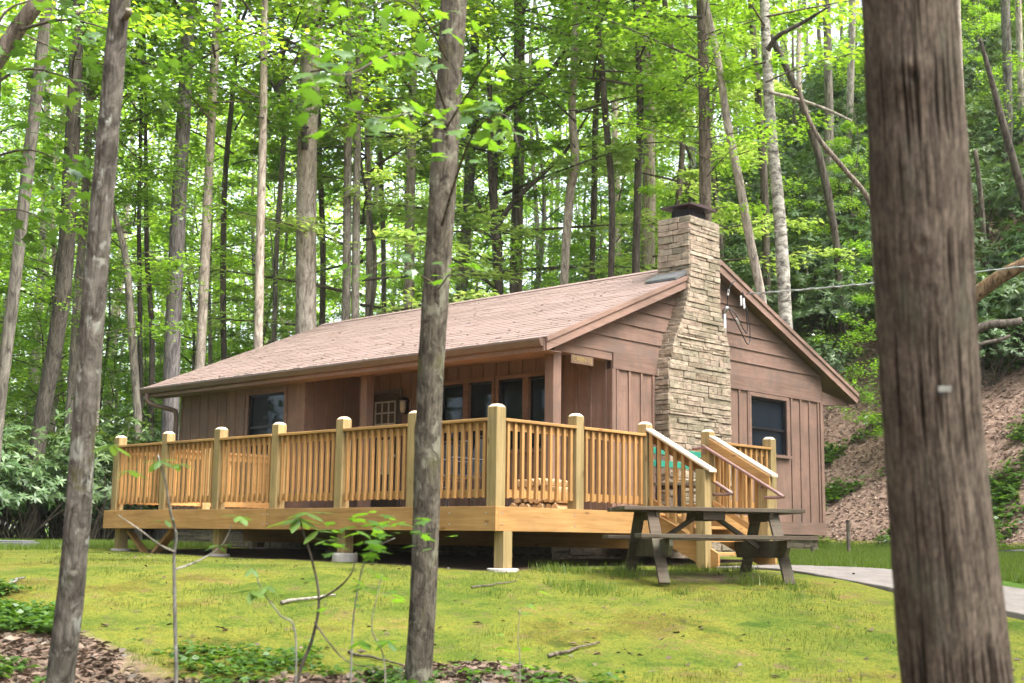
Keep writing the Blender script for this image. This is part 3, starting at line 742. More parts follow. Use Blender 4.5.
b.build('drip_loop', M['rubber'], mast, smooth=True)
for p, q in (((XW+.235, 7.37, 3.58), (XW+.24, 7.37, 3.42)), ((XW+.24, 7.44, 3.55), (XW+.245, 7.45, 3.38)), ((XW+.17, 7.125, 3.66), (XW+.15, 7.12, 3.56)), ((XW+.19, 7.3, 3.2), (XW+.21, 7.36, 3.12))):
    b = MB(); b.tube([p, q], .016, 8); b.build('white_tape', M['white'], mast)
# power line from the rake away to the right
p0, p1 = Vector((-1.60, 7.47, 3.62)), Vector((16.0, 8.6, 4.6)); b = MB(); pts = []
for i in range(41):
    t = i/40; q = p0.lerp(p1, t); q.z -= 1.0*4*t*(1-t)*.45; pts.append(q)
b.tube(pts, .010, 6); 
pts2 = [];
for i in range(300):
    t = i/299; q = p0.lerp(p1, t); q.z -= 1.0*4*t*(1-t)*.45; a = t*320; q += Vector((0, math.cos(a), math.sin(a)))*.014; pts2.append(q)
b.tube(pts2, .007, 5)
o = b.build('power_line', plain('bare_aluminium', (.42, .43, .43), .4, .6), smooth=True)
tag(o, 'thin grey twisted power line running from the gable rake to the right', 'power line')

# hanging sign at the end of the porch
sg = thing('hanging_sign', (XW+.005, 3.66, 2.15), 'small brown board sign with yellow lettering hanging under the porch header', 'sign')
b = MB(); b.box(-.012, .012, -.24, .24, -.065, .055); board = b.build('board', plain('sign_board', (.12, .07, .045), .6), sg)
b = MB()
for y in (-.18, .18): b.tube([(0, y, .05), (0, y, .066)], .004, 6)
b.build('hook', M['black'], sg)
fc = bpy.data.curves.new('lettering', 'FONT'); fc.body = 'CABIN 15'; fc.size = .098; fc.extrude = .002; fc.align_x = 'CENTER'; fc.align_y = 'CENTER'
tmp = bpy.data.objects.new('tmp_text', fc); COL.objects.link(tmp)
bpy.context.view_layer.update()
me = bpy.data.meshes.new_from_object(tmp.evaluated_get(bpy.context.evaluated_depsgraph_get())); bpy.data.objects.remove(tmp)
me.materials.clear(); me.materials.append(plain('yellow_letter_paint', (.26, .19, .06), .7, 0, .05))
o = bpy.data.objects.new('lettering', me); COL.objects.link(o); o.parent = sg; o.location = (.0145, 0, -.006); o.rotation_euler = (R(90), 0, R(90))

# ================================================================== DECK
deck = thing('wooden_deck', (0, 0, 0), 'new golden pine deck with railings and stairs wrapped round the cabin corner', 'deck')
S1, S2 = 1.288, (1.332, 2.651)
YS1, YS2 = 4.009, 5.503
XD = -7.92
b = MB()
y = -.06
while y < 3.05: b.box(XD, .06, y, y+.136, -.034, -.004); y += .141
ya = y
x = .06-.136
while x > XW+.01: b.box(max(x, XW+.01), x+.136, ya, YS2+.06, -.034, -.004); x -= .141
b.build('floor', M['deck_x'], deck)
for x0, x1 in ((XD, -3.952), (-3.948, .10)):
    b = MB(); b.box(x0, x1, -.102, -.062, -.262, -.0); b.build('rim_board', M['deck_x'], deck, bevel=.004)
b = MB(); b.box(.0605, .1, -.0615, S2[1]+.03, -.262, -.001); b.build('rim_board', M['deck_y'], deck, bevel=.004)
b = MB(); b.box(.0605, .1, YS1-.03, YS2+.06, -.262, -.001); b.build('rim_board', M['deck_y'], deck, bevel=.004)
b = MB(); b.box(XD-.04, XD-.0005, -.06, 3.03, -.262, -.001); b.build('rim_board', M['deck_y'], deck, bevel=.004)
b = MB(); b.box(XW+.02, .0595, YS2+.061, YS2+.10, -.262, -.001); b.build('rim_board', M['deck_x'], deck, bevel=.004)
b = MB()
for i in range(20): x = XD+.3+i*.4; b.box(x-.019, x+.019, -.06, 2.95 if x < XW else 5.5, -.25, -.036)
b.build('joists', M['deck_y'], deck)
for yy in (2.4,): 
    b = MB(); b.box(XD+.05, .03, yy-.04, yy+.04, -.44, -.252); b.build('girder', M['deck_x'], deck)
bolt = MB()
for x in (-7.4, -3.99, -3.91, -.6, -.04):
    for z in (-.07, -.19): bolt.tube([(x, -.100, z), (x, -.106, z)], .009, 8)
for y in (0.0, 1.2, 2.5):
    for z in (-.07, -.19): bolt.tube([(.098, y, z), (.104, y, z)], .009, 8)
bolt.build('rim_bolts', M['metal'], deck)
# support posts on concrete pads
for x, y, ww, pad in ((.035, .09, .14, .16), (-2.587, .09, .14, .145), (-5.2, .09, .14, .13), (-7.713, .09, .14, .13), (-5.6, 2.4, .14, .13), (-7.5, 2.4, .14, .13)):
    g = gz(x, y)
    top = -.2625 if y < 1 else -.4405
    b = MB(); b.box(x-ww/2, x+ww/2, y-ww/2, y+ww/2, g-.02, top); sp = b.build('support_post', M['post'], deck, bevel=.005)
    b = MB(); hh = .105 if x == -2.587 else .03
    b.tube([(x, y, g-.12), (x, y, g+hh*.8), (x, y, g+hh)], [pad*1.08, pad*1.08, pad], 18); b.build('concrete_pad', M['concrete'], sp)
b = MB(); b.beam((-6.9, .12, -.66), (-6.35, .12, -.27), .05, .13, (0, 1, 0)); b.beam((-7.55, .13, -.30), (-7.0, .13, -.68), .04, .1, (0, 1, 0)); b.build('knee_brace', M['deck_x'], deck)

def post_obj(x, y, ztop, zbot=-.03, wd=.135, name='railing_post', chamf=.034):
    b = MB(); h = wd/2; b.box(x-h, x+h, y-h, y+h, zbot, ztop-chamf)
    p = b.build(name, M['post'], deck, bevel=.006)
    b = MB(); q = h-.032; z0, z1 = ztop-chamf+.0005, ztop; b.add([(x-h, y-h, z0), (x+h, y-h, z0), (x+h, y+h, z0), (x-h, y+h, z0), (x-q, y-q, z1), (x+q, y-q, z1), (x+q, y+q, z1), (x-q, y+q, z1)],
        [(3, 2, 1, 0), (4, 5, 6, 7), (0, 1, 5, 4), (1, 2, 6, 5), (2, 3, 7, 6), (3, 0, 4, 7)])
    b.build('post_cap', M['cap'], p, bevel=.007)
    return p
HP = 1.105
for k in range(7): post_obj(-k*S1, 0, HP, wd=.145 if k == 0 else .135)
for y in S2: post_obj(0, y, HP, -.10)
post_obj(0, YS1, HP, -.03); post_obj(0, YS2, HP, -.10)
post_obj(-6*S1, 1.5, HP); post_obj(-6*S1, 2.95, HP)
balm = {}
def baluster(parent, loc, axis, z0, z1, lean=0.0):
    key = (axis, round(z1-z0, 3))
    if key not in balm:
        b = MB(); t = .019
        b.box(-t, t, -t, t, 0, z1-z0); o = b.build('baluster', M['deck_z'], None, bevel=.003); balm[key] = o
    else:
        o = balm[key].copy(); COL.objects.link(o)
    o.parent = parent; o.location = (loc[0], loc[1], z0)
    return o
def railing(p, q, n, out, merged=False, zlo=.10, zhi=.955):
    """level railing between two posts; out = outward normal of the deck edge"""
    p, q, out = Vector(p), Vector(q), Vector(out); d = (q-p).normalized(); ax = 'x' if abs(d.x) > .5 else 'y'
    p2, q2 = p+d*.066, q-d*.066; up = (0, 0, 1)
    b = MB(); Z = Vector((0, 0, 1))
    b.beam(p2+Z*(zhi-.037-.045), q2+Z*(zhi-.037-.045), .036, .088, up)
    bb = MB(); bb.beam(p2+Z*(zlo+.045), q2+Z*(zlo+.045), .036, .085, up)
    if merged:
        L = (q2-p2).length
        for i in range(n):
            c = p2+d*(L*(i+.5)/n)+out*.038; b.box(c.x-.019, c.x+.019, c.y-.019, c.y+.019, zlo-.012, zhi-.04)
    r = b.build('railing', M['deck_'+ax], deck); bb.build('bottom_rail', M['deck_'+ax], r)
    b = MB(); b.beam(p2+Z*(zhi-.018)+out*.012, q2+Z*(zhi-.018)+out*.012, .135, .035, up); b.build('handrail', M['deck_'+ax], r, bevel=.006)
    if not merged:
        L = (q2-p2).length
        for i in range(n):
            c = p2+d*(L*(i+.62)/(n+.24))+out*.0375; baluster(r, c, ax, zlo-.012+RND.uniform(-.004, .004), zhi-.04)
for k in range(6): railing((-(k+1)*S1, 0, 0), (-k*S1, 0, 0), 10, (0, -1, 0))
railing((0, 0, 0), (0, S2[0], 0), 10, (1, 0, 0)); railing((0, S2[0], 0), (0, S2[1], 0), 10, (1, 0, 0))
railing((0, YS1, 0), (0, YS2, 0), 10, (1, 0, 0))
railing((-6*S1, 0, 0), (-6*S1, 1.5, 0), 11, (-1, 0, 0), True); railing((-6*S1, 1.5, 0), (-6*S1, 2.95, 0), 11, (-1, 0, 0), True)
railing((XW+.02, YS2, 0), (0, YS2, 0), 14, (0, 1, 0), True)
# stairs down off the right side of the deck
TR = [(.40, -.157), (.70, -.313), (1.0, -.47)]
zg = gz(1.0, 3.3)
for k, (xf, z) in enumerate(TR):
    b = MB(); b.box(xf-.285, xf-.148, S2[1]+.08, YS1-.08, z-.036, z); b.box(xf-.142, xf, S2[1]+.08, YS1-.08, z-.036, z); b.build('tread', M['deck_y'], deck, bevel=.004)
for y in (S2[1]+.055, YS1-.055):
    b = MB(); b.prism([(.101, -.02), (.30, -.10), (1.03, -.48), (1.03, zg-.02), (.86, zg-.02), (.101, -.30)], 1, y-.02, y+.02); b.build('stringer', M['deck_x'], deck, bevel=.003)
SL = -.565
for y, out in ((S2[1], -1), (YS1, 1)):
    # lower newel and sloping rails
    b = MB(); b.box(.79, .925, y-.0675, y+.0675, zg-.03, .50); b.build('newel_post', M['post'], deck, bevel=.006)
    b = MB(); zc = 1.0; x0, x1 = .075, .97
    f = lambda x, z: (x, z+SL*(x-x0))
    b.prism([f(x0, zc-.02), f(x1, zc-.02), f(x1, zc-.15), f(x0, zc-.15)], 1, y-out*.004-.019+(-out)*.07, y-out*.004+.019+(-out)*.07)
    b.prism([f(x0, .19), f(.785, .19), f(.785, .11), f(x0, .11)], 1, y-.019, y+.019)
    sr = b.build('stair_railing', M['deck_x'], deck, bevel=.003)
    b = MB(); b.prism([f(x0-.01, zc+.018), f(x1+.03, zc+.018), f(x1+.03, zc-.018), f(x0-.01, zc-.018)], 1, y-.075, y+.075); b.build('handrail', wood('pale_rail', [(.42, .32, .22), (.55, .45, .345), (.64, .55, .45)], 0, knots=False) if out < 0 else bpy.data.materials['pale_rail'], sr, bevel=.006)  # sloping rail cap in a paler wood than the deck
    for i in range(6):
        x = .125+i*.118; b = MB(); t = .019
        b.prism([(x-t, .10+SL*(x-t-x0)), (x+t, .10+SL*(x+t-x0)), (x+t, zc-.02+SL*(x+t-x0)), (x-t, zc-.02+SL*(x-t-x0))], 1, y-out*.0-.0385-.019 if out < 0 else y+.0385-.019, y-.0385+.019 if out < 0 else y+.0385+.019)
        b.build('baluster', M['deck_z'], sr, bevel=.003)
    # painted pipe handrail on the inner side
    yi = y+(.115 if out < 0 else -.115)
    b = MB(); b.tube(smooth_pts([(-.16, yi, .85), (.02, yi, .86), (.07, yi, .845), (1.10, yi, .26), (1.15, yi, .225), (1.12, yi, .205), (.92, yi, .205)], 4), .021, 10)
    b.tube([(.0, yi, .855), (.0, yi, .80), (.0, y, .80)], .011, 6); b.tube([(.86, yi, .385), (.86, yi, .33), (.86, y, .33)], .011, 6)
    b.build('pipe_handrail', M['pipe'], deck, smooth=True)

# things on the deck
fwd = thing('firewood_pile', (-1.45, 2.45, 0), 'low pile of split firewood stacked by the porch corner post', 'firewood')
for i in range(26):
    row = i//7; col = i % 7
    x, z = -.34+col*.115+RND.uniform(-.02, .02)+(row % 2)*.05, .055+row*.105+RND.uniform(-.01, .01)
    if row == 3 and col > 4: continue
    a0 = RND.uniform(0, 6); r0 = RND.uniform(.05, .066); pts = [(math.cos(a0+t)*r0*RND.uniform(.8, 1.05), math.sin(a0+t)*r0*RND.uniform(.8, 1.05)) for t in (0, 1.2, 2.2, 3.1, 4.3, 5.2)]
    b = MB(); dx = RND.uniform(-.03, .03)
    b.prism([(p+x, q+z) for p, q in pts], 1, -.22+dx, .22+dx); b.build('log', M['log'] if 'log' in M else M.setdefault('log', wood('split_log', [(.20, .12, .06), (.38, .25, .13), (.55, .40, .24)], 1, knots=False)), fwd, bevel=.004)
fwd['kind'] = 'thing'
def metal_chair(loc, rz, label):
    t = thing('porch_chair', loc, label, 'chair', 'metal chairs on the porch deck', rz)
    b = MB(); b.prism([(-.24, .42), (.22, .44), (.26, .42), (.22, .425), (-.24, .405)], 0, -.25, .25); b.build('seat', M['black'], t, bevel=.004)
    b = MB(); b.prism([(-.245, .47), (-.36, .92), (-.375, .915), (-.26, .465)], 0, -.22, .22); b.build('backrest', M['black'], t, bevel=.004)
    for s in (-1, 1):
        b = MB(); b.tube(smooth_pts([(s*.26, .30, 0.012), (s*.27, .25, .35), (s*.27, .22, .60), (s*.27, .16, .64), (s*.27, -.22, .62), (s*.255, -.31, .64)], 4), .013, 8); b.build('leg', M['black'], t, smooth=True)
        b = MB(); b.tube(smooth_pts([(s*.25, -.36, .012), (s*.25, -.24, .40), (s*.235, -.27, .55), (s*.225, -.38, .95)], 4), .013, 8); b.build('leg', M['black'], t, smooth=True)
    b = MB(); b.tube([(-.225, -.38, .95), (.225, -.38, .95)], .013, 8); b.tube([(-.26, .25, .30), (.26, .25, .30)], .009, 6); b.build('crossbar', M['black'], t, smooth=True)
    return t
metal_chair((-2.75, 1.85, 0), R(195), 'metal-framed porch chair behind the railing just right of the slim middle trunk')
metal_chair((-1.95, 1.35, 0), R(160), 'metal-framed porch chair behind the railing beside the corner post')
bn = thing('green_bench', (-.72, 4.72, 0), 'bench with green slatted back seen through the stair railing', 'bench')
for z in (.66, .83): b = MB(); b.box(-.25, -.22, -.72, .72, z, z+.085); b.build('back_slat', M['green'], bn, bevel=.004)
for x in (-.16, -.02, .12): b = MB(); b.box(x-.062, x+.062, -.72, .72, .395, .43); b.build('seat_slat', M['grey_wood'], bn, bevel=.004)
for y in (-.55, .55):
    b = MB(); b.beam((-.215, y, .0), (-.205, y, .395), .05, .05, (0, 1, 0)); b.box(-.219, -.18, y-.03, y+.03, .395, .94); b.beam((.14, y, 0), (.13, y, .395), .05, .05, (0, 1, 0)); b.box(-.18, .15, y-.025, y+.025, .34, .394); b.build('leg_frame', M['black'], bn, bevel=.003)

# ================================================================== PICNIC TABLE
tx, ty = 1.97, 1.07; ang = math.atan2(.793, .608)
tz = gz(tx, ty)
pt = thing('picnic_table', (tx, ty, tz), 'weathered grey wooden picnic table on the moss lawn before the stairs', 'picnic table', rz=ang)
pt.rotation_euler = (R(-.6), R(.2), ang); pt.scale = (.965, .965, 1)
GW = M['grey_wood']; TT = .695
b = MB()
for i in range(5): y = -.36+i*.146; b.box(-.985+RND.uniform(-.006, .006), .985+RND.uniform(-.006, .006), y, y+.138, TT-.042, TT+RND.uniform(-.002, .002))
b.build('tabletop', GW, pt, bevel=.005)
for s in (-1, 1):
    b = MB()
    for i in range(2): y = s*.69+(-.13 if i == 0 else .008); b.box(-.93, .93, y, y+.128, .375, .415)
    b.build('seat', GW, pt, bevel=.005)
for sx in (-1, 1):
    x = sx*.66
    for sy in (-1, 1):
        b = MB(); b.beam((x, sy*.70, -.06), (x, sy*.24, TT-.044), .042, .115, (1, 0, 0)); 
        lg = b.build('leg', GW, pt, bevel=.005)
    xx = x-sx*.044
    b = MB(); b.prism([(-.80, .37), (.80, .37), (.80, .30), (.72, .20), (-.72, .20), (-.80, .30)], 0, xx-.021, xx+.021); b.build('seat_beam', GW, pt, bevel=.005)
    b = MB(); b.prism([(-.34, TT-.044), (.34, TT-.044), (.30, TT-.13), (-.30, TT-.13)], 0, xx-.021, xx+.021); b.build('top_cleat', GW, pt, bevel=.005)
    b = MB(); b.beam((sx*.585, 0, .30), (sx*.09, 0, TT-.075), .085, .042, (0, 0, 1)); b.build('brace', GW, pt, bevel=.004)
b = MB(); b.box(-.12, .12, -.30, .30, TT-.125, TT-.044); b.build('centre_cleat', GW, pt, bevel=.005)

# stakes beside the walk
for x, y, h, lab in ((-.78, 9.1, .58, 'thin upright brown stake in the grass right of the cabin corner'), (-.72, 7.86, .17, 'short stub of a stake in the grass below the gable window wall')):
    b = MB(); g = gz(x, y); b.tube([(x, y, g-.1), (x+.005, y, g+h*.95), (x+.005, y, g+h)], [.032, .03, .034], 8, wob=.06); tag(b.build('stake', M['twig']), lab, 'stake', 'stakes by the cabin')

# ================================================================== FOLIAGE BUILDERS
def nrm(a): return a/np.maximum(np.linalg.norm(a, axis=-1, keepdims=True), 1e-9)
def leaf_quads(P, D, Nn, Ln, Wd, fold=.12):
    D = nrm(D); S = nrm(np.cross(D, Nn)); U = np.cross(S, D)
    Ln = np.asarray(Ln)[:, None]; Wd = np.asarray(Wd)[:, None]
    v = np.stack([P, P+D*Ln*.45+S*Wd*.5+U*Wd*fold, P+D*Ln-U*Ln*.10, P+D*Ln*.45-S*Wd*.5+U*Wd*fold], 1).reshape(-1, 3)
    return v, np.arange(len(v)).reshape(-1, 4)
def tube_np(pts, rad, seg=6):
    b = MB(); b.tube(pts, rad, seg, cap=False)
    return np.array(b.v), np.array(b.f)
def join(parts):
    """parts: (V, F(quads), material index)"""
    V = []; F = []; MI = []; o = 0
    for v, f, mi in parts:
        V.append(v); F.append(f+o); MI.append(np.full(len(f), mi)); o += len(v)
    return np.concatenate(V), np.concatenate(F), np.concatenate(MI)
def crown_mesh(name, seed, h0, h1, rad, nb, nleaf, ll, leafm, top_taper=.5, rise=.25, flat=.10, shape='layer', limb=.03, twigs=9, aspect=.6, tilt=.45):
    g = np.random.default_rng(seed); parts = []; az = g.uniform(0, 6.28)
    per = nleaf//nb
    for i in range(nb):
        f = (i+g.uniform(0, .9))/nb; z = h0+(h1-h0)*f; az += 2.4+g.uniform(-.6, .6)
        prof = (1-top_taper*f)*(.55+.45*math.sin(min(1, f*2.2+.25)*1.57)) if shape == 'layer' else math.sin(math.pi*min(.97, .12+.86*f))**.7
        L = rad*prof*g.uniform(.65, 1.15)
        dv = np.array([math.cos(az), math.sin(az), 0]); sd = np.array([-dv[1], dv[0], 0])
        r_ = rise*g.uniform(.4, 1.4)
        t = np.linspace(0, 1, 6)[:, None]; bend = sd*g.uniform(-.2, .2)*L
        path = np.array([0, 0, z])+dv*L*t+np.array([0, 0, 1])*L*(r_*t-.35*r_*t*t*1.3)+bend*t*t
        v, fc = tube_np(path, list(limb*L/rad*np.array([1, .75, .55, .4, .25, .1])+.004), 5); parts.append((v, fc, 1))
        nt = twigs; tt = g.uniform(.22, 1.0, nt); side = np.where(np.arange(nt) % 2 == 0, 1, -1)*g.uniform(.5, 1, nt)
        k = max(3, per//nt)
        for q in range(nt):
            o = path[0]+0; a = tt[q]*5; i0 = min(int(a), 4); o = path[i0]+(path[i0+1]-path[i0])*(a-i0)
            tl = L*.42*(1.15-tt[q])**.6*g.uniform(.6, 1.2)
            td = nrm(dv*.75+sd*side[q]*1.0+np.array([0, 0, g.uniform(-.15, .22)]))
            if tt[q] > .85: td = nrm(dv+sd*side[q]*.3)
            s = g.uniform(.1, 1, k)**.8
            P = o+td*(tl*s)[:, None]
            spread = g.normal(0, 1, (k, 3))*np.array([.10, .10, flat*.6])*max(.6, min(1.6, L*.45)); P = P+spread
            P[:, 2] -= (s**2)*tl*.14
            D = td+np.cross(td, [0, 0, 1])*np.where(g.random(k) > .5, 1, -1)[:, None]*.8+g.normal(0, .25, (k, 3)); D[:, 2] -= .12
            Nn = np.array([0, 0, 1.])+g.normal(0, tilt, (k, 3))
            ln = ll*g.uniform(.65, 1.25, k)
            v, fc = leaf_quads(P, D, Nn, ln, ln*aspect*g.uniform(.85, 1.15, k)); parts.append((v, fc, 0))
    V, F, MI = join(parts)
    return np_mesh(name, V, F, [leafm, M['twig']], False, MI)
def trunk_mesh(name, pts, rad, m, seg=10, wob=.05, seed=0, knob=0):
    b = MB(); b.tube(pts, rad, seg, wob=wob, seed=seed)
    me = bpy.data.meshes.new(name); me.from_pydata(b.v, [], b.f); me.materials.append(m)
    me.polygons.foreach_set('use_smooth', [True]*len(me.polygons)); me.update(); return me
def straight_trunk(h, r, seed, sway=.25, n=14):
    g = np.random.default_rng(seed); a = g.uniform(0, 6.28); lean = g.uniform(0, .05)
    pts = []; rad = []; ph = g.uniform(0, 6, 4)
    for i in range(n+1):
        f = i/n; z = -0.35+(h+.35)*f
        x = math.cos(a)*lean*h*f+sway*math.sin(f*4.1+ph[0])*f*.6+sway*.3*math.sin(f*11+ph[1])*min(1, f*4)
        y = math.sin(a)*lean*h*f+sway*math.sin(f*3.7+ph[2])*f*.6+sway*.3*math.sin(f*10+ph[3])*min(1, f*4)
        pts.append((x, y, z)); rad.append(r*(1-f*.78)*(1+.45*math.exp(-max(z, 0)*3)))
    return pts, rad

# shared crowns
CANOPY = [crown_mesh('crown_canopy', 100+i, 8.5, 22, 4.2, 28, 6400, .15, M['leaf' if i % 2 else 'leaf_b'], .45, .5, .22, 'ball', .04, 10) for i in range(3)]
UNDER = [crown_mesh('crown_understory', 200+i, 1.1+.4*i, 7.0+i, 2.6, 28, 6800, .10, M[('leaf', 'leaf_b', 'leaf', 'leaf_b')[i]], .55, .45, .16, 'layer', .016, 10) for i in range(4)]
MID = [crown_mesh('crown_mid', 300+i, 3.2+i, 14, 3.4, 34, 8800, .118, M[('leaf_b', 'leaf')[i]], .5, .55, .20, 'layer', .026, 10) for i in range(2)]
PALE = [crown_mesh('crown_pale', 400+i, 2.6, 6.2, 2.7, 20, 7000, .10, M['leaf_pale'], .5, .12, .05, 'layer', .025, 11, .5, .3) for i in range(2)]
VARIANTS = {}
def variant(kind, i, pts, rad, crown, barkm):
    VARIANTS[(kind, i)] = (trunk_mesh('trunk', pts, rad, barkm, 9, .05, i), crown)
bk = ['bark_grey', 'bark_brown', 'bark_purple', 'bark_pale', 'bark_dark', 'bark_grey']
for i in range(6): variant('canopy', i, *straight_trunk(21, .13+.025*(i % 3), 500+i, .35), CANOPY[i % 3], M[bk[i]])
for i in range(4): variant('under', i, *straight_trunk(8.2, .045+.012*i, 600+i, .35), UNDER[i], M[('bark_dark', 'bark_grey', 'bark_brown', 'bark_grey')[i]])
for i in range(4): variant('mid', i, *straight_trunk(14, .075+.015*i, 700+i, .5), MID[i % 2], M[('bark_brown', 'bark_pale', 'bark_dark', 'bark_grey')[i]])
for i in range(2): variant('pale', i, *straight_trunk(6.4, .05, 800+i, .3), PALE[i], M['bark_dark'])
def plant_tree(kind, i, x, y, rz, sc, name, label, group, cat='tree'):
    tm, cm = VARIANTS[(kind, i)]
    t = thing(name, (x, y, gz(x, y)-.05), label, cat, group, rz); t.scale = (sc, sc, sc)
    link('trunk', tm, t); link('crown', cm, t)
    return t

# ================================================================== FOREST: the trunks one can pick out
HERO_XY = []
def hero(pxs, dep, m, label, crown=None, up=9.0, name='forest_tree', seg=12, crown_z=6.5, wob=.05, group=None, depths=None, csc=1.0, branches=(), crz=0):
    """pxs: (u, v, width in px) from the lowest visible point up"""
    P = []; Rr = []
    for i, (u, v, wpx) in enumerate(pxs):
        dd = dep if depths is None else depths[i]
        P.append(at(u, v, dd)); Rr.append(wpx*.5*dd/FOC)
    base = P[0].copy(); g = gz(base[0], base[1])
    d0 = nrm(P[1]-P[0]) if len(P) > 1 else np.array([0, 0, 1.])
    if base[2] > g:
        k = (base[2]-g)/max(.6, d0[2]); q = base-d0*k*.6; q[2] = g-.25
        g2 = gz(q[0], q[1]); q[2] = g2-.25
        mid = (q*.62+base*.38); mid[2] = g2+.25
        n0 = max(1, int((base[2]-g2)/1.2))
        ins = [q, mid]+[mid+(base-mid)*(j/(n0+1)) for j in range(1, n0+1)]
        P = ins+P; Rr = [Rr[0]*1.55, Rr[0]*1.18]+[Rr[0]*1.05]*n0+Rr
    if up:
        d1 = nrm(P[-1]-P[-2]); d1[2] = max(d1[2], .9); d1 = nrm(d1); k = 5
        e = P[-1].copy(); r = Rr[-1]
        for j in range(1, k+1): P.append(e+d1*up*j/k); Rr.append(r*(1-.82*j/k))
    P = np.array(P)
    # refine along the path
    PP = smooth_pts([tuple(p) for p in P], 5); RRr = np.interp(np.linspace(0, len(Rr)-1, len(PP)), range(len(Rr)), Rr)
    root = P[0].copy(); root[2] = gz(root[0], root[1])
    t = thing(name, tuple(root), label, 'tree', group)
    sd = len(HERO_XY)+1
    link('trunk', trunk_mesh('trunk', [tuple(np.array(p)-root) for p in PP], list(RRr), m, seg, wob, sd), t)
    if crown is not None:
        top = P[-1]-root; o = link('crown', crown, t, (float(P[len(P)*2//3][0]-root[0]), float(P[len(P)*2//3][1]-root[1]), crown_z-6.5), (0, 0, crz or sd*1.7)); o.scale = (csc, csc, csc)
    for bp, br, bm in branches:
        b = MB(); Q = [np.array(at(*p))-root for p in bp]; QQ = smooth_pts([tuple(q) for q in Q], 5)
        b.tube(QQ, list(np.interp(np.linspace(0, 1, len(QQ)), np.linspace(0, 1, len(br)), br)), 7, wob=.06, seed=sd)
        b.build('branch', bm, t, smooth=True)
    HERO_XY.append((root[0], root[1]))
    return t
C0, C1, C2 = CANOPY
hero([(0, 400, 12), (14, 290, 12), (30, 150, 12), (48, 0, 11)], 15, M['bark_grey'], 'slim grey tree leaning right at the far left edge, behind the shrubs', UNDER[1], 8, crown_z=10.5)
hero([(40, 430, 16), (62, 300, 16), (70, 180, 15), (76, 60, 13)], 25, M['bark_dark'], 'dark trunk left of the lichen-spotted leaning tree, deep in green leaves', C1)
hero([(70, 420, 10), (78, 300, 9), (86, 180, 8), (92, 60, 7)], 27, M['bark_grey'], 'slender grey trunk just left of the lichen-spotted leaning tree', C0)
hero([(93, 470, 7), (100, 330, 7), (108, 220, 6), (112, 120, 5)], 27, M['bark_pale'], 'thin pale stem showing along the right edge of the lichen-spotted leaning tree', UNDER[0], 4, crown_z=12)
hero([(138, 425, 8), (133, 350, 8), (126, 260, 7), (114, 212, 5), (104, 170, 4)], 26, M['bark_grey'], 'thin pale grey tree bending left beside the far end of the roof', UNDER[2], 3, crown_z=8.5)
hero([(141, 425, 5), (140, 320, 5), (139, 215, 4), (141, 120, 3.5)], 27.5, M['bark_dark'], 'very thin dark stem right behind the bending grey tree', UNDER[3], 4, crown_z=9)
hero([(151, 420, 6), (152, 330, 5.5), (147, 260, 5), (146, 170, 4)], 28.5, M['bark_dark'], 'thin dark crooked stem midway between the bending grey tree and the purple-grey trunk', C2, 6)
hero([(170, 430, 17), (173, 330, 16), (178, 220, 15), (184, 110, 13.5), (189, 15, 12)], 27, M['bark_purple'], 'straight purple-grey trunk behind the far left corner of the roof', C0)
hero([(200, 365, 10), (204, 280, 10), (209, 170, 9), (214, 70, 8.5), (218, -5, 8)], 27.5, M['bark_pale'], 'pale pinkish slim trunk right of the purple-grey trunk', C1)
hero([(224, 360, 6), (223, 280, 6), (225, 180, 5.5), (233, 90, 5), (238, 20, 4)], 31, M['bark_brown'], 'thin brown trunk a little right of the pale pinkish slim trunk', C2)
hero([(258, 345, 9), (260, 250, 9), (263, 130, 8), (264, 40, 7)], 27, M['bark_pale'], 'light trunk standing left of the large pale tree above the roof', C1)
hero([(274, 340, 5), (277, 240, 5), (284, 130, 5), (282, 40, 4.5)], 30, M['bark_grey'], 'thin grey trunk close on the left of the large pale tree', C0)
hero([(306, 345, 21), (306, 260, 20), (307, 160, 20), (310, 70, 20), (313, -5, 19)], 29, M['bark_pale'], 'large pale trunk with a crooked dead branch, rising above the roof', C2, 10, seg=18,
     branches=[([(304, 150, 28.7), (303, 118, 28.6), (296, 105, 28.5), (285, 98, 28.4), (276, 90, 28.3), (288, 74, 28.3), (296, 60, 28.3), (300, 50, 28.3), (308, 38, 28.3)], [.075, .07, .065, .06, .055, .05, .04, .03, .015], M['bark_dark']),
               ([(276, 90, 28.3), (270, 80, 28.3), (265, 68, 28.3)], [.045, .03, .012], M['bark_dark'])])
hero([(322, 330, 6), (323, 250, 6), (320, 170, 5.5), (318, 90, 5)], 33, M['bark_brown'], 'thin brown trunk close on the right of the large pale tree', C0)
hero([(346, 325, 9), (347, 240, 8.5), (348, 150, 8), (349, 60, 7)], 29, M['bark_grey'], 'left one of a close pair of grey trunks above the middle of the roof', C1)
hero([(355, 325, 8), (356, 240, 8), (357, 150, 7.5), (359, 60, 7)], 29.5, M['bark_pale'], 'right and paler one of a close pair of trunks above the middle of the roof', C0)
hero([(368, 315, 6), (369, 220, 6), (367, 130, 5.5)], 32, M['bark_pale'], 'thin pale trunk just right of the close pair of trunks', C2)
hero([(384, 310, 5), (383, 230, 5), (380, 150, 5)], 35, M['bark_grey'], 'thin grey trunk between the close pair and the slim middle foreground tree', C1)
hero([(409, 310, 10), (410, 240, 9.5), (411, 170, 9), (413, 90, 8)], 31, M['bark_pale'], 'light trunk seen just left of the slim middle foreground tree', C0)
hero([(461, 300, 12), (467, 220, 11), (472, 130, 10), (475, 40, 9)], 33, M['bark_grey'], 'grey trunk just right of the slim middle foreground tree', C2)
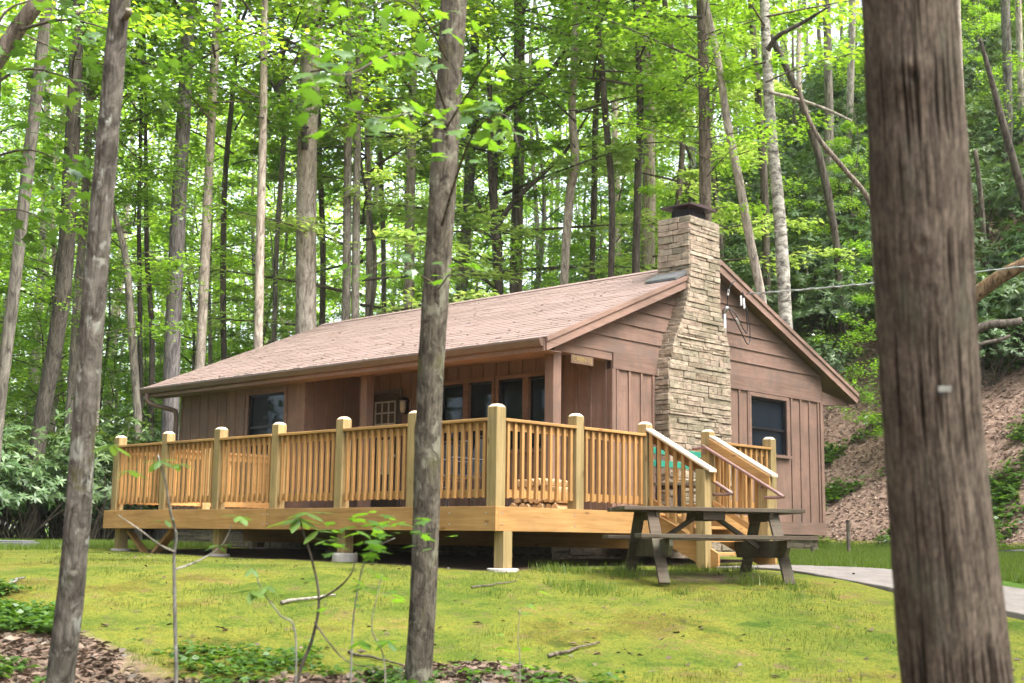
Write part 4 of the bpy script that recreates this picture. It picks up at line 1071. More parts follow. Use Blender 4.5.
hero([(498, 300, 11), (497, 240, 10), (492, 180, 8), (490, 110, 6)], 32, M['bark_dark'], 'dark tree with long arching bare branches behind the roof', UNDER[2], 3, crown_z=9,
     branches=[([(498, 225, 32.0), (515, 200, 31.8), (545, 172, 31.5), (568, 148, 31.3), (580, 128, 31.2), (592, 108, 31.1)], [0.072, 0.065, 0.052, 0.042, 0.031, 0.016], M['bark_dark']),
               ([(494, 200, 32.0), (500, 125, 32.0), (520, 100, 31.8), (545, 78, 31.5), (562, 55, 31.3), (578, 30, 31.2), (600, 5, 31.0)], [0.078, 0.072, 0.065, 0.058, 0.046, 0.036, 0.026], M['bark_dark']),
               ([(496, 240, 32.0), (484, 215, 32.0), (476, 200, 32.1)], [0.065, 0.046, 0.026], M['bark_dark'])])
hero([(516, 285, 13), (517, 220, 12), (519, 140, 11), (520, 50, 10)], 34, M['bark_brown'], 'brown trunk right of the dark tree with arching branches', C1)
hero([(564, 290, 8.5), (566, 245, 8.5), (570, 195, 9), (575, 160, 9), (572, 110, 8), (575, 50, 7.5), (576, -5, 7)], 31, M['bark_pale'], 'crooked light grey trunk with a kink, behind the roof ridge', C0)
hero([(592, 280, 6), (594, 200, 6), (596, 110, 6), (603, 40, 5)], 33, M['bark_brown'], 'thin brown trunk just right of the crooked light trunk', C2)
hero([(611, 280, 6.5), (612, 200, 6.5), (606, 120, 7), (600, 50, 6)], 30, M['bark_dark'], 'dark thin trunk midway between the kinked light trunk and the chimney', C1)
hero([(636, 265, 8), (638, 180, 7.5), (640, 100, 7), (637, 20, 6.5)], 30, M['bark_dark'], 'thin dark trunk standing in front of a wide pale one left of the chimney', C0)
hero([(648, 270, 14), (649, 190, 13), (648, 110, 12), (645, 20, 11)], 34, M['bark_pale'], 'wide pale trunk behind a thin dark one left of the chimney', C2, seg=14)
hero([(676, 225, 6), (683, 120, 5.5), (668, 30, 5), (664, -5, 5)], 31, M['bark_brown'], 'thin brown trunk rising right above the chimney cap', C1)
hero([(706, 270, 12), (705, 180, 12), (704, 90, 11), (702, -5, 11)], 28, M['bark_brown'], 'stout brown trunk just right of the chimney top', C0, seg=14)
hero([(762, 300, 9), (750, 240, 9), (740, 185, 8.5), (728, 125, 8), (718, 60, 7), (705, 0, 6.5)], 27, M['bark_pale'], 'pale trunk leaning left, between the chimney and the white birch', UNDER[3], 5, crown_z=10)
hero([(766, 260, 8), (764, 180, 8), (758, 100, 7), (752, 20, 6)], 33, M['bark_brown'], 'slim brown trunk just left of the white birch', C2)
hero([(786, 330, 13), (783, 270, 13), (778, 200, 12), (771, 130, 11), (767, 60, 10), (764, -5, 9)], 26.5, M['bark_birch'], 'white-barked birch on the slope behind the gable', C1, seg=14, wob=.04,
     branches=[([(768, 50, 26.3), (778, 36, 26.1), (800, 24, 25.9), (830, 6, 25.6)], [.055, .05, .04, .02], M['bark_dark']), ([(769, 92, 26.4), (800, 100, 26.2), (828, 110, 26), (852, 121, 25.8)], [.035, .035, .03, .02], M['bark_pale'])])
hero([(835, 235, 7), (825, 180, 8), (808, 120, 8), (790, 75, 7), (770, 35, 6)], 32, M['bark_brown'], 'brown dead trunk leaning left across the slope right of the birch', None, 0, name='leaning_dead_tree')
hero([(912, 470, 6), (905, 390, 6), (893, 300, 5.5), (872, 208, 5), (845, 170, 5), (820, 140, 4.5), (805, 110, 4), (798, 85, 3)], 24, M['bark_brown'], 'slender bare trunk hung up at a steep slant beside the wide furrowed trunk', None, 0, name='leaning_dead_tree')
hero([(826, 210, 9), (829, 130, 9), (828, 60, 8), (826, -5, 8)], 38, M['bark_grey'], 'grey trunk on the upper slope left of the wide furrowed trunk', C0)
hero([(848, 200, 7), (850, 110, 7), (852, 20, 7)], 42, M['bark_pale'], 'pale thin trunk on the upper slope close to the left edge of the furrowed trunk', C2)
hero([(962, 235, 12), (960, 150, 12), (957, 60, 11), (955, -5, 10)], 30, M['bark_pale'], 'light grey trunk showing along the right edge of the wide furrowed trunk', C1)
hero([(986, 260, 5), (980, 190, 5), (975, 150, 4.5)], 32, M['bark_brown'], 'thin broken brown stem right of the wide furrowed trunk', None, 0, name='broken_tree')
hero([(1030, 220, 9), (1016, 170, 8), (1002, 120, 7), (990, 75, 5.5), (980, 38, 3)], 22, M['bark_dark'], 'dark dead snag leaning left near the right edge of the slope', None, 0, name='dead_snag')
hero([(1008, 130, 9), (1007, 60, 9), (1005, -5, 9)], 36, M['bark_grey'], 'grey trunk behind the dark leaning snag at the upper right', C0)
hero([(1021, 130, 6), (1020, 60, 6), (1018, -5, 6)], 38, M['bark_pale'], 'thin trunk at the very right edge high on the slope', C2)

# ================================================================== FOREST: the rest
PTS = list(HERO_XY)
def ok(x, y, dmin):
    return all((x-a)**2+(y-b)**2 > dmin*dmin for a, b in PTS)
def allowed(x, y):
    if y > 12.9 and x > -14: return True
    if x < -14 and y > 5.5+(x+14)*.1: return True
    return x < -16.5 and y > -2
def zone(u):
    return ('left of the cabin' if u < 150 else 'behind the left half of the roof' if u < 420 else 'behind the right half of the roof' if u < 650 else 'on the slope behind the gable' if u < 880 else 'on the slope at the far right')
def scatter(n, umin, umax, dmin, dmax, sep, fn, pw=1.0):
    c = 0; tries = 0
    while c < n and tries < n*60:
        tries += 1
        u = RND.uniform(umin, umax); dd = dmin+(dmax-dmin)*RND.random()**pw
        p = CAM+(FW*np.array([1, 1, 0])+RT*(u-512)/FOC)*dd; x, y = float(p[0]), float(p[1])
        if not allowed(x, y) or not ok(x, y, sep) or (abs(u-296) < 30 and dd < 29.5) or (abs(u-370) < 75 and dd < 31.5): continue
        if fn(x, y, u, dd) is False: continue
        PTS.append((x, y)); c += 1
    return c
BN = ['grey', 'brown', 'purplish grey', 'pale', 'dark', 'grey']
def f_canopy(x, y, u, dd):
    i = RND.randrange(6); s = RND.uniform(.8, 1.15)
    plant_tree('canopy', i, x, y, RND.uniform(0, 6.28), s, 'forest_tree', 'tall slim %s trunk deep in the forest %s' % (BN[i], zone(u)), 'tall trees deep in the forest '+zone(u))
scatter(40, -120, 1150, 32, 72, 2.6, f_canopy, .8)
def f_mid(x, y, u, dd):
    i = RND.randrange(4)
    if u > 660 and RND.random() < .72: return False
    plant_tree('mid', i, x, y, RND.uniform(0, 6.28), RND.uniform(.75, 1.1), 'forest_tree', 'young %s-stemmed tree leafy to the ground %s' % (('brown', 'pale', 'dark', 'grey')[i], zone(u)), 'young forest trees '+zone(u))
scatter(36, -120, 1150, 27, 60, 2.6, f_mid)
def f_under(x, y, u, dd):
    i = RND.randrange(4)
    if u > 620 and RND.random() < .8: return False
    plant_tree('under', i, x, y, RND.uniform(0, 6.28), RND.uniform(.65, 1.15), 'understory_sapling', 'low layered sapling with thin %s stem %s' % (('dark', 'grey', 'brown', 'grey')[i], zone(u)), 'layered saplings '+zone(u))
scatter(56, -120, 430, 24, 50, 1.6, f_under)
scatter(34, -120, 1150, 26, 54, 1.9, f_under)
for (u, v, dd, lab, sc) in ((365, 175, 31, 'pale layered dogwood spreading over the roof beside the large pale trunk', 1.0), (505, 85, 33, 'pale-leaved dogwood high behind the slim middle foreground tree', 1.15), (690, 120, 33, 'pale-leaved sapling above the chimney cap', .9)):
    p = at(u, v, dd); g = gz(p[0], p[1]); s = max(.8, (p[2]-g)/5.0)
    t = plant_tree('pale', 0 if u < 400 else 1, float(p[0]), float(p[1]), u*.01, s, 'dogwood', lab, None)
# dense far wood closing the view
g = np.random.default_rng(5); parts = []
nC = 1050
uu = g.uniform(-420, 1420, nC); dd = g.uniform(58, 120, nC)
base = CAM[None, :]+(FW*np.array([1, 1, 0]))[None, :]*dd[:, None]+RT[None, :]*((uu-512)/FOC*dd)[:, None]
zz = ground(base[:, 0], base[:, 1])+g.uniform(1, 26, nC)
k = 95
Pc = np.repeat(np.stack([base[:, 0], base[:, 1], zz], 1), k, 0)
off = g.normal(0, 1, (nC*k, 3))*np.array([2.2, 2.2, .55])
Dr = g.normal(0, 1, (nC*k, 3)); Dr[:, 2] *= .3; Nn = np.array([0, 0, 1.])+g.normal(0, .6, (nC*k, 3))
ln = g.uniform(.25, .5, nC*k)
v, f = leaf_quads(Pc+off, Dr, Nn, ln, ln*.62); parts.append((v, f, 0))
# unseen wood behind and beside the viewer, thickened and darkened to shade the porch
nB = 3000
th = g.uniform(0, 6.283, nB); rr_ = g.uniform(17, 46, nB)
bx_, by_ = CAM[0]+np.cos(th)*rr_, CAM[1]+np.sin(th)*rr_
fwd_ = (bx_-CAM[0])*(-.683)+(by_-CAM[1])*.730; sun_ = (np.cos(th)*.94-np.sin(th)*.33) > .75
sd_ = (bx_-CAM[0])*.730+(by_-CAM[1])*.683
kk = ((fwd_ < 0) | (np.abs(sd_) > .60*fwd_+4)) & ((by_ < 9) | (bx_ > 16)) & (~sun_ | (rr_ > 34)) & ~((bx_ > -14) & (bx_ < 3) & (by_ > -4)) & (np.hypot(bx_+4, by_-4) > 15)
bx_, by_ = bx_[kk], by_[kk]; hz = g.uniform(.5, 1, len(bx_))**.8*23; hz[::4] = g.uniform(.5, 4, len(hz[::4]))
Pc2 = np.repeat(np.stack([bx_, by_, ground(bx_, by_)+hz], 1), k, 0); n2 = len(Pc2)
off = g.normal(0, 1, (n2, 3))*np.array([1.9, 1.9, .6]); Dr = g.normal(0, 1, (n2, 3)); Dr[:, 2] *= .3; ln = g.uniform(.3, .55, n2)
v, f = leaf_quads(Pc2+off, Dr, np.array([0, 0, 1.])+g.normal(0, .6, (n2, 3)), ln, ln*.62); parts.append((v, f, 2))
for i in range(0, len(bx_), 9):
    z0 = gz(bx_[i], by_[i]); r = g.uniform(.1, .22)
    v, f = tube_np([(bx_[i], by_[i], z0-.3), (bx_[i]+.2, by_[i], z0+9), (bx_[i]+.4, by_[i], z0+19)], [r*1.2, r, r*.3], 6); parts.append((v, f, 1))
for i in range(150):
    u = g.uniform(-380, 1400); d_ = g.uniform(60, 105); p = CAM+(FW*np.array([1, 1, 0])+RT*(u-512)/FOC)*d_; z0 = gz(p[0], p[1])
    r = g.uniform(.08, .22); a = g.uniform(-.8, .8); h = g.uniform(18, 28)
    v, f = tube_np([(p[0], p[1], z0-.3), (p[0]+a*.3, p[1], z0+h*.4), (p[0]+a, p[1], z0+h)], [r*1.2, r, r*.3], 6); parts.append((v, f, 1))
V, F, MI = join(parts)
tag(link('far_woods', np_mesh('far_woods', V, F, [M['leaf_far'], M['bark_grey'], M['leaf_deep']], False, MI)), 'mass of far green forest filling the view beyond the trees, plus unseen shading clumps behind the viewer', 'woods', kind='stuff')

# ================================================================== RHODODENDRONS
def rhodo_mesh(seed, rx, h, nw, ll=.155):
    g = np.random.default_rng(seed); parts = []
    th = g.uniform(0, 6.28, nw); ph = np.arccos(g.uniform(-.15, 1, nw)); rr = g.uniform(.62, 1.05, nw)
    lob = 1+.22*np.sin(th*3+seed)+.15*np.sin(th*5+ph*4+seed*2)
    C = np.stack([np.cos(th)*np.sin(ph)*rx*rr*lob, np.sin(th)*np.sin(ph)*rx*rr*lob, h*.42+np.cos(ph)*h*.58*rr*lob], 1); C[:, 2] = np.maximum(C[:, 2], .12)
    ax = nrm(C-np.array([0, 0, h*.3])+g.normal(0, .35, (nw, 3))*[1, 1, .6]); ax[:, 2] += .5; ax = nrm(ax)
    k = 8
    e1 = nrm(np.cross(ax, np.array([.3, .2, 1.]))); e2 = np.cross(ax, e1)
    a = (np.arange(k)/k*6.283)[None, :]+g.uniform(0, 6, nw)[:, None]
    D = e1[:, None]*np.cos(a)[..., None]+e2[:, None]*np.sin(a)[..., None]+ax[:, None]*g.uniform(-.35, .55, (nw, k, 1)); D[..., 2] -= .10
    P = np.repeat(C, k, 0); D = D.reshape(-1, 3); Nn = np.repeat(ax, k, 0)+g.normal(0, .2, (nw*k, 3))
    ln = ll*g.uniform(.7, 1.25, nw*k); v, f = leaf_quads(P, D, Nn, ln, ln*.34, .10); parts.append((v, f, 0))
    for i in range(16):
        c = C[g.integers(nw)]; b0 = np.array([g.normal(0, .12), g.normal(0, .12), -.25]); m_ = (b0+c)/2+np.array([g.normal(0, .15), g.normal(0, .15), .12])
        v, f = tube_np([b0, m_, c], [.022, .016, .006], 5); parts.append((v, f, 1))
    V, F, MI = join(parts); return np_mesh('foliage', V, F, [M['rhodo'], M['twig']], False, MI)
RH = [rhodo_mesh(40+i, 1.15+.12*i, 1.7+.25*i, 330) for i in range(4)]
RPTS = []
def rhodo(x, y, s, i, label, group):
    o = link('rhododendron', RH[i], None, (x, y, gz(x, y)-.05), (0, 0, RND.uniform(0, 6.28)), (s, s, s*RND.uniform(.85, 1.15)))
    RPTS.append((x, y)); return tag(o, label, 'shrub', group)
def rscatter(n, umin, umax, dmin, dmax, sep, test, label, group, s0=.75, s1=1.2):
    c = 0; tr = 0
    while c < n and tr < n*80:
        tr += 1; u = RND.uniform(umin, umax); dd = RND.uniform(dmin, dmax)
        p = CAM+(FW*np.array([1, 1, 0])+RT*(u-512)/FOC)*dd; x, y = float(p[0]), float(p[1])
        if not test(x, y) or any((x-a)**2+(y-b)**2 < sep*sep for a, b in RPTS): continue
        rhodo(x, y, RND.uniform(s0, s1), RND.randrange(4), label, group); c += 1
toe_ = lambda x, y: y-12.4-max(0, -12.5-x)*.42
rscatter(30, -60, 170, 19, 31, 1.0, lambda x, y: x < -12.6-(.0 if y > 1 else .8) and (x < -13.4 or y > 6), 'dark glossy rhododendron in the thicket at the left edge of the lawn', 'rhododendrons left of the lawn', .8, 1.25)
rscatter(22, 130, 480, 30, 52, 1.7, lambda x, y: toe_(x, y) > .8, 'rhododendron under the tall trees behind the left half of the roof', 'rhododendrons behind the left half of the roof')
rscatter(46, 430, 700, 27, 58, 1.6, lambda x, y: toe_(x, y) > 1.0, 'rhododendron on the slope behind the right half of the roof', 'rhododendrons behind the right half of the roof', .8, 1.35)
rscatter(110, 680, 960, 26, 54, 1.25, lambda x, y: toe_(x, y) > 4.7, 'rhododendron on the steep bank behind the gable', 'rhododendrons on the bank behind the gable', .7, 1.3)
rscatter(38, 950, 1120, 27, 50, 1.3, lambda x, y: toe_(x, y) > 4.9, 'rhododendron on the bank at the far right', 'rhododendrons on the far right bank', .7, 1.3)
def gxy(u, v):
    lo, hi = 4.0, 40.0
    for dd in np.arange(4, 40, .05):
        p = at(u, v, dd)
        if p[2] < gz(p[0], p[1]): return float(p[0]), float(p[1])
    return float(p[0]), float(p[1])
for u, v, dd, lab in ((1015, 345, 25.2, 'pale-tipped rhododendron below the fallen log at the right edge'), (992, 372, 25, 'rhododendron close to the right side of the wide furrowed trunk'), (850, 330, 26.5, 'rhododendron just above the end of the right eave'), (815, 310, 26, 'rhododendron rising behind the right slope of the roof')):
    p = gxy(u, v+12); rhodo(p[0], p[1], .8, 2, lab, None)

# fallen logs on the bank
def log(p, q, r0, r1, m, label, name='fallen_log', seed=3):
    P, Q = at(*p), at(*q); pts = [tuple(P+(Q-P)*t+np.array([0, 0, .05*math.sin(t*5)])) for t in np.linspace(0, 1, 9)]
    b = MB(); b.tube(pts, list(np.linspace(r0, r1, 9)), 12, wob=.06, seed=seed); tag(b.build(name, m, smooth=True), label, 'log')
log((965, 303, 25.5), (1060, 240, 24.5), .15, .11, bark('wet_brown_bark', [(.10, .06, .03), (.19, .12, .065), (.27, .18, .11)], 10, 3), 'thick brown fallen log slanting up to the right edge of the bank')
log((972, 332, 25.2), (1022, 318, 25.0), .09, .07, M['bark_brown'], 'thin brown log lying level under the thick slanting log', seed=5)
log((960, 356, 24.6), (1010, 333, 24.8), .05, .03, M['bark_dark'], 'dark bare limb propped below the fallen logs at the right', 'fallen_branch', 6)

# ================================================================== NEAR TREES
def furrowed(P, Rr, seg, nz, furrow, amp, seed, knots=(), scale=30.0, zs=3.0):
    """fine trunk surface with bark relief; P, Rr along the axis"""
    P = np.array(P, float); Rr = np.array(Rr, float); n = len(P)
    s = np.linspace(0, n-1, nz); i0 = np.minimum(s.astype(int), n-2); f = (s-i0)[:, None]
    C = P[i0]*(1-f)+P[i0+1]*f; rr = np.interp(s, range(n), Rr)
    th = np.linspace(0, 2*np.pi, seg, endpoint=False)
    TH, Zi = np.meshgrid(th, np.arange(nz)); rad = rr[Zi]; zz = C[Zi, 2]
    cx, cyy = np.cos(TH), np.sin(TH)
    wx = fbm(cx*3+seed, cyy*3, zz*1.6, 3)*1.1
    a = vnoise(cx*scale*.16+wx, cyy*scale*.16+wx*.6, zz*zs*.55+seed)
    b_ = vnoise(cx*scale*.34+wx*2, cyy*scale*.34-wx, zz*zs+7+seed)
    rid = (1-np.abs(2*a-1))*.65+(1-np.abs(2*b_-1))*.35
    rel = sstep(.30, .72, rid)*(.8+.4*vnoise(cx*scale*.5, cyy*scale*.5, zz*zs*1.6))
    hgt = rel*furrow+(fbm(cx*9+3, cyy*9, zz*6+seed, 4)-.5)*amp
    hgt = hgt+(fbm(cx*1.2+seed, cyy*1.2, zz*.5, 2)-.5)*.08*rad
    for (ka, kz, kr, kh) in knots:
        da = np.angle(np.exp(1j*(TH-ka)))*rad; q = np.sqrt(da**2+((zz-kz)*.8)**2)/kr
        hgt = hgt+kh*np.exp(-q*q*.9)*(.7+.6*vnoise(TH*7, zz*9, seed))-kh*.9*np.exp(-(q*2.6)**2)
    r2 = rad+hgt-furrow*.5
    X = C[Zi, 0]+cx*r2; Y = C[Zi, 1]+cyy*r2
    V = np.stack([X, Y, zz], -1).reshape(-1, 3)
    ii = np.arange(nz-1)[:, None]*seg+np.arange(seg)[None, :]; jj = np.arange(nz-1)[:, None]*seg+(np.arange(seg)[None, :]+1) % seg
    F = np.stack([ii, jj, jj+seg, ii+seg], -1).reshape(-1, 4)
    return V, F, rel
def near_tree(pxs, dep, m, label, seg, nz, furrow, amp, seed, up, knots_px=(), scale=30, zs=3.0, flare=1.5):
    P = [at(u, v, dep) for u, v, w_ in pxs]; Rr = [w_*.5*dep/FOC for u, v, w_ in pxs]
    b0 = P[0].copy(); g = gz(b0[0], b0[1]); d0 = nrm(P[1]-P[0])
    if b0[2] > g:
        k = (b0[2]-g)/d0[2]; q = b0-d0*k; P = [q-d0*.3, q+d0*.12, q+d0*.4*min(1, k)]+P if k > .5 else [q-d0*.3, q+d0*.05]+P
        Rr = ([Rr[0]*flare*1.15, Rr[0]*(flare*.6+.4), Rr[0]*(flare*.3+.7)] if k > .5 else [Rr[0]*flare, Rr[0]*1.1])+Rr
    d1 = nrm(P[-1]-P[-2]); e = P[-1].copy(); r = Rr[-1]
    for j in range(1, 5): P.append(e+d1*up*j/4); Rr.append(r*(1-.6*j/4))
    P = np.array(smooth_pts([tuple(p) for p in P], 6)); Rr = np.interp(np.linspace(0, len(Rr)-1, len(P)), range(len(Rr)), Rr)
    root = np.array([P[0][0], P[0][1], gz(P[0][0], P[0][1])])
    kn = []
    for (u, v, kr, kh) in knots_px:
        c = at(u, v, dep-.9*float(np.mean(Rr))); j = int(np.argmin(np.abs(P[:, 2]-c[2]))); kn.append((math.atan2(c[1]-FW[1]*Rr[j]-P[j][1], c[0]-FW[0]*Rr[j]-P[j][0]), c[2]-root[2], kr, kh))
    V, F, rel = furrowed(P-root, Rr, seg, nz, furrow, amp, seed, kn, scale, zs)
    t = thing('tree', tuple(root), label, 'tree')
    me = np_mesh('trunk', V, F, m, True); at_ = me.attributes.new('relief', 'FLOAT', 'POINT'); at_.data.foreach_set('value', np.clip(rel, 0, 1).astype(np.float32).ravel())
    link('trunk', me, t)
    return t, root
tA, rA = near_tree([(60, 683, 27), (69, 610, 26), (75, 550, 25), (80, 490, 24), (83, 440, 23), (90, 350, 23), (98, 250, 22), (105, 170, 21), (112, 90, 20), (120, 0, 19)], 7.8, M['bark_lichen'], 'slim foreground tree with lichen-spotted bark leaning right at the left', 96, 600, .006, .012, 3, 6,
                   [(108, 120, .03, .02), (104, 145, .03, .02), (121, 22, .025, .02), (92, 320, .03, -.02), (78, 570, .045, .02)], 22, 4, 1.12)
b = MB(); b.tube(smooth_pts([tuple(at(125, 18, 7.75)-rA), tuple(at(128, 14, 7.7)-rA), tuple(at(129, 9, 7.68)-rA)], 3), [.02]*7, 8); b.build('branch_stub', M['bark_lichen'], tA, smooth=True)
tB, rB = near_tree([(418, 683, 27), (423, 600, 26), (426, 520, 26), (428, 430, 26), (432, 350, 26), (438, 260, 26), (444, 170, 26), (449, 90, 25), (454, 0, 25)], 8.6, M['bark_lichen_b'], 'slim mottled foreground tree in the middle, crossing the deck and roof', 96, 600, .006, .012, 9, 6,
                   [(446, 140, .03, .02), (458, 190, .025, .02)], 24, 5, 1.1)
tC, rC = near_tree([(957, 690, 106), (944, 560, 99), (934, 450, 94), (929, 380, 93), (924, 280, 94), (920, 190, 95), (914, 90, 90), (909, 0, 88)], 4.6, M['bark_shaggy'], 'wide brown furrowed trunk close to the camera at the right', 420, 1900, .013, .015, 21, 3.5,
                   [(893, 76, .05, .022), (905, 245, .05, .016)], 60, 3.6, 1.35)
# tree tag
c = at(944.5, 389, 4.6-.178); tg = MB(); 
o = thing('tree_tag', tuple(c), 'small pale metal tag nailed to the wide furrowed trunk', 'tag')
ex, ey = Vector(RT), Vector(UP); ez = Vector(-FW)
def plate(name, cx_, cy_, w_, h_, d0, d1, m, parent):
    vs = []
    for dd in (d0, d1):
        for i, j in ((-1, -1), (1, -1), (1, 1), (-1, 1)): vs.append(ex*(cx_+i*w_/2)+ey*(cy_+j*h_/2)+ez*dd)
    b = MB(); b.add(vs, [(3, 2, 1, 0), (4, 5, 6, 7), (0, 1, 5, 4), (1, 2, 6, 5), (2, 3, 7, 6), (3, 0, 4, 7)]); return b.build(name, m, parent, bevel=.0015)
plate('plate', 0, 0, .045, .020, 0, .004, plain('tag_metal', (.16, .165, .14), .6, .1), o)
plate('dark_hole', -.014, -.016, .012, .014, -.006, .006, M['black'], o)  # black plate standing in for the dark hole under the tag

# ================================================================== BROAD LEAVES NEAR THE CAMERA
MAPLE = np.array([(0, 0), (.10, .05), (.34, -.02), (.30, .14), (.52, .30), (.33, .36), (.30, .52), (.14, .50), (0, .98), (-.14, .50), (-.30, .52), (-.33, .36), (-.52, .30), (-.30, .14), (-.34, -.02), (-.10, .05)])
OVAL = np.array([(0, 0), (.10, .15), (.17, .38), (.17, .58), (.10, .80), (0, 1), (-.10, .80), (-.17, .58), (-.17, .38), (-.10, .15)])
def broad(parts, p, d, n, size, shape, mi=0, curl=.15):
    d = Vector(d).normalized(); s = d.cross(Vector(n)).normalized(); u = s.cross(d)
    b = len(parts['v']); parts['v'].append(tuple(Vector(p)+d*size*.42))
    for x, y in shape:
        parts['v'].append(tuple(Vector(p)+d*(y*size)+s*(x*size)-u*(curl*size*(abs(x)*.6+y*y*.5))))
    k = len(shape)
    for i in range(k): parts['f'].append((b, b+1+i, b+1+(i+1) % k)); parts['m'].append(mi)
def broad_obj(name, parts, mats, parent=None):
    me = bpy.data.meshes.new(name); me.from_pydata(parts['v'], [], parts['f'])
    for m in mats: me.materials.append(m)
    me.polygons.foreach_set('material_index', parts['m']); me.update(); o = bpy.data.objects.new(name, me); COL.objects.link(o); o.parent = parent; return o
def spray(parent, root, path, rad, nleaf, size, shape, m, spread, name='branch', twig='twig', seed=1, start=.2, droop=.5):
    """a twig with broad leaves; path in (u, v, depth)"""
    rr = random.Random(seed); P = smooth_pts([tuple(at(*p)-root) for p in path], 6)
    b = MB(); b.tube(P, list(np.linspace(rad, rad*.25, len(P))), 6)
    o = b.build(name, M[twig], parent, smooth=True)
    parts = {'v': [], 'f': [], 'm': []}
    for i in range(nleaf):
        t = start+(1-start)*rr.random(); j = min(int(t*(len(P)-1)), len(P)-2); q = np.array(P[j])+(np.array(P[j+1])-np.array(P[j]))*(t*(len(P)-1)-j)
        d = nrm(np.array(P[j+1])-np.array(P[j])); side = nrm(np.cross(d, [0, 0, 1.]))*(1 if i % 2 else -1)
        q = q+side*rr.uniform(.02, spread)+np.array([rr.gauss(0, spread*.4), rr.gauss(0, spread*.4), rr.gauss(0, spread*.35)])
        dr = d*.4+side*rr.uniform(.4, 1)+np.array([rr.gauss(0, .4), rr.gauss(0, .4), -droop*rr.random()])
        n = np.array([rr.gauss(0, .4), rr.gauss(0, .4), 1.])
        broad(parts, q, dr, n, size*rr.uniform(.65, 1.2), shape)
    broad_obj('leaves', parts, [m], o)
    return o
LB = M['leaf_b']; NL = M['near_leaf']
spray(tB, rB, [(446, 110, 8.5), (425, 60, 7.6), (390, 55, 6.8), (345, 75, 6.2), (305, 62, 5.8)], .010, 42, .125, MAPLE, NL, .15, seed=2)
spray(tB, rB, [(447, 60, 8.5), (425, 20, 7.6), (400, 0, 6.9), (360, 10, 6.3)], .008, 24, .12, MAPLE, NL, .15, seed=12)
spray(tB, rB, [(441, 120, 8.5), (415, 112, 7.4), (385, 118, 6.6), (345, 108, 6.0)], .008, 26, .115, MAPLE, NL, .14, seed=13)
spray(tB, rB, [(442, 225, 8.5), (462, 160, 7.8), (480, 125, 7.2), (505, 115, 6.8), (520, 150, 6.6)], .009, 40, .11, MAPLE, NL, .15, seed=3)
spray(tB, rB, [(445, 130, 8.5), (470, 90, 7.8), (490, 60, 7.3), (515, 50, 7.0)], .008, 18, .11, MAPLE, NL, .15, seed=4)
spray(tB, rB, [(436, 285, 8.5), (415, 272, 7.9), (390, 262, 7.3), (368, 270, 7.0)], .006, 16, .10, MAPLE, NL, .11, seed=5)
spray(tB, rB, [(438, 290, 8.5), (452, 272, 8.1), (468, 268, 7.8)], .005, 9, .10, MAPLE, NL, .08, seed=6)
# young plants between the camera and the deck
def sapling(name, stems, leafsets, label, cat='sapling', group=None, twig='twig_grey'):
    p0 = at(*stems[0][0][0]); g0 = gz(p0[0], p0[1]); root = np.array([p0[0], p0[1], g0])
    t = thing(name, tuple(root), label, cat, group)
    for si, (path, rad) in enumerate(stems):
        P = [tuple(at(*p)-root) for p in path]
        if si == 0:
            if P[0][2] > 0: P = [(P[0][0], P[0][1], -.08)]+P
        P = smooth_pts(P, 6); b = MB(); b.tube(P, list(np.linspace(rad, rad*.35, len(P))), 7, wob=.06, seed=si); b.build('stem' if si == 0 else 'branch', M[twig], t, smooth=True)
    parts = {'v': [], 'f': [], 'm': []}; rr = random.Random(len(label))
    for (u, v, dd, n, size, kind) in leafsets:
        c = at(u, v, dd)-root
        if kind == 'whorl':
            for i in range(n):
                a = i/n*6.28+rr.uniform(-.3, .3); broad(parts, c, (math.cos(a), math.sin(a), rr.uniform(-.6, .15)), (math.cos(a)*.5, math.sin(a)*.5, 1), size*rr.uniform(.75, 1.15), OVAL)
        else:
            for i in range(n):
                q = c+np.array([rr.gauss(0, .11), rr.gauss(0, .11), rr.gauss(0, .05)])*kind; a = rr.uniform(0, 6.28)
                broad(parts, q, (math.cos(a), math.sin(a), rr.uniform(-.4, .1)), (rr.gauss(0, .25), rr.gauss(0, .25), 1), size*rr.uniform(.6, 1.2), MAPLE if kind > 1 else OVAL)
    broad_obj('leaves', parts, [M['sapling_leaf'] if kind == 'whorl' else NL], t)
    return t
sapling('sapling', [([(176, 690, 7.2), (175, 620, 7.2), (174, 560, 7.2), (176, 535, 7.2), (170, 510, 7.15), (165, 480, 7.1), (158, 455, 7.1)], .013),
                    ([(175, 552, 7.2), (160, 545, 7.1), (140, 530, 7.0), (118, 515, 6.95)], .007),
                    ([(174, 570, 7.2), (200, 560, 7.3), (222, 545, 7.4), (232, 525, 7.4)], .007)],
        [(112, 445, 7.0, 7, .13, 'whorl'), (160, 460, 7.1, 6, .13, 'whorl'), (178, 464, 7.15, 7, .12, 'whorl'), (130, 470, 7.1, 5, .12, 'whorl'), (240, 516, 7.4, 7, .13, 'whorl'), (166, 520, 7.1, 3, .10, 'whorl'), (218, 545, 7.4, 6, .11, 'whorl')], 'thin pale-stemmed sapling with sparse drooping leaves in front of the deck left end')
sapling('sapling', [([(298, 680, 7.4), (312, 640, 7.4), (319, 600, 7.4), (312, 560, 7.4), (304, 535, 7.4), (300, 520, 7.4)], .012),
                    ([(318, 600, 7.4), (338, 588, 7.35), (352, 572, 7.3), (356, 552, 7.3)], .008),
                    ([(314, 622, 7.4), (345, 660, 7.3), (380, 668, 7.2)], .006)],
        [(298, 518, 7.4, 9, .20, 'whorl'), (305, 512, 7.4, 5, .17, 'whorl'), (326, 540, 7.35, 4, .13, 'whorl'), (318, 530, 7.4, 4, .14, 'whorl')], 'dark-stemmed young rhododendron with one whorl of long leaves before the deck', twig='twig')
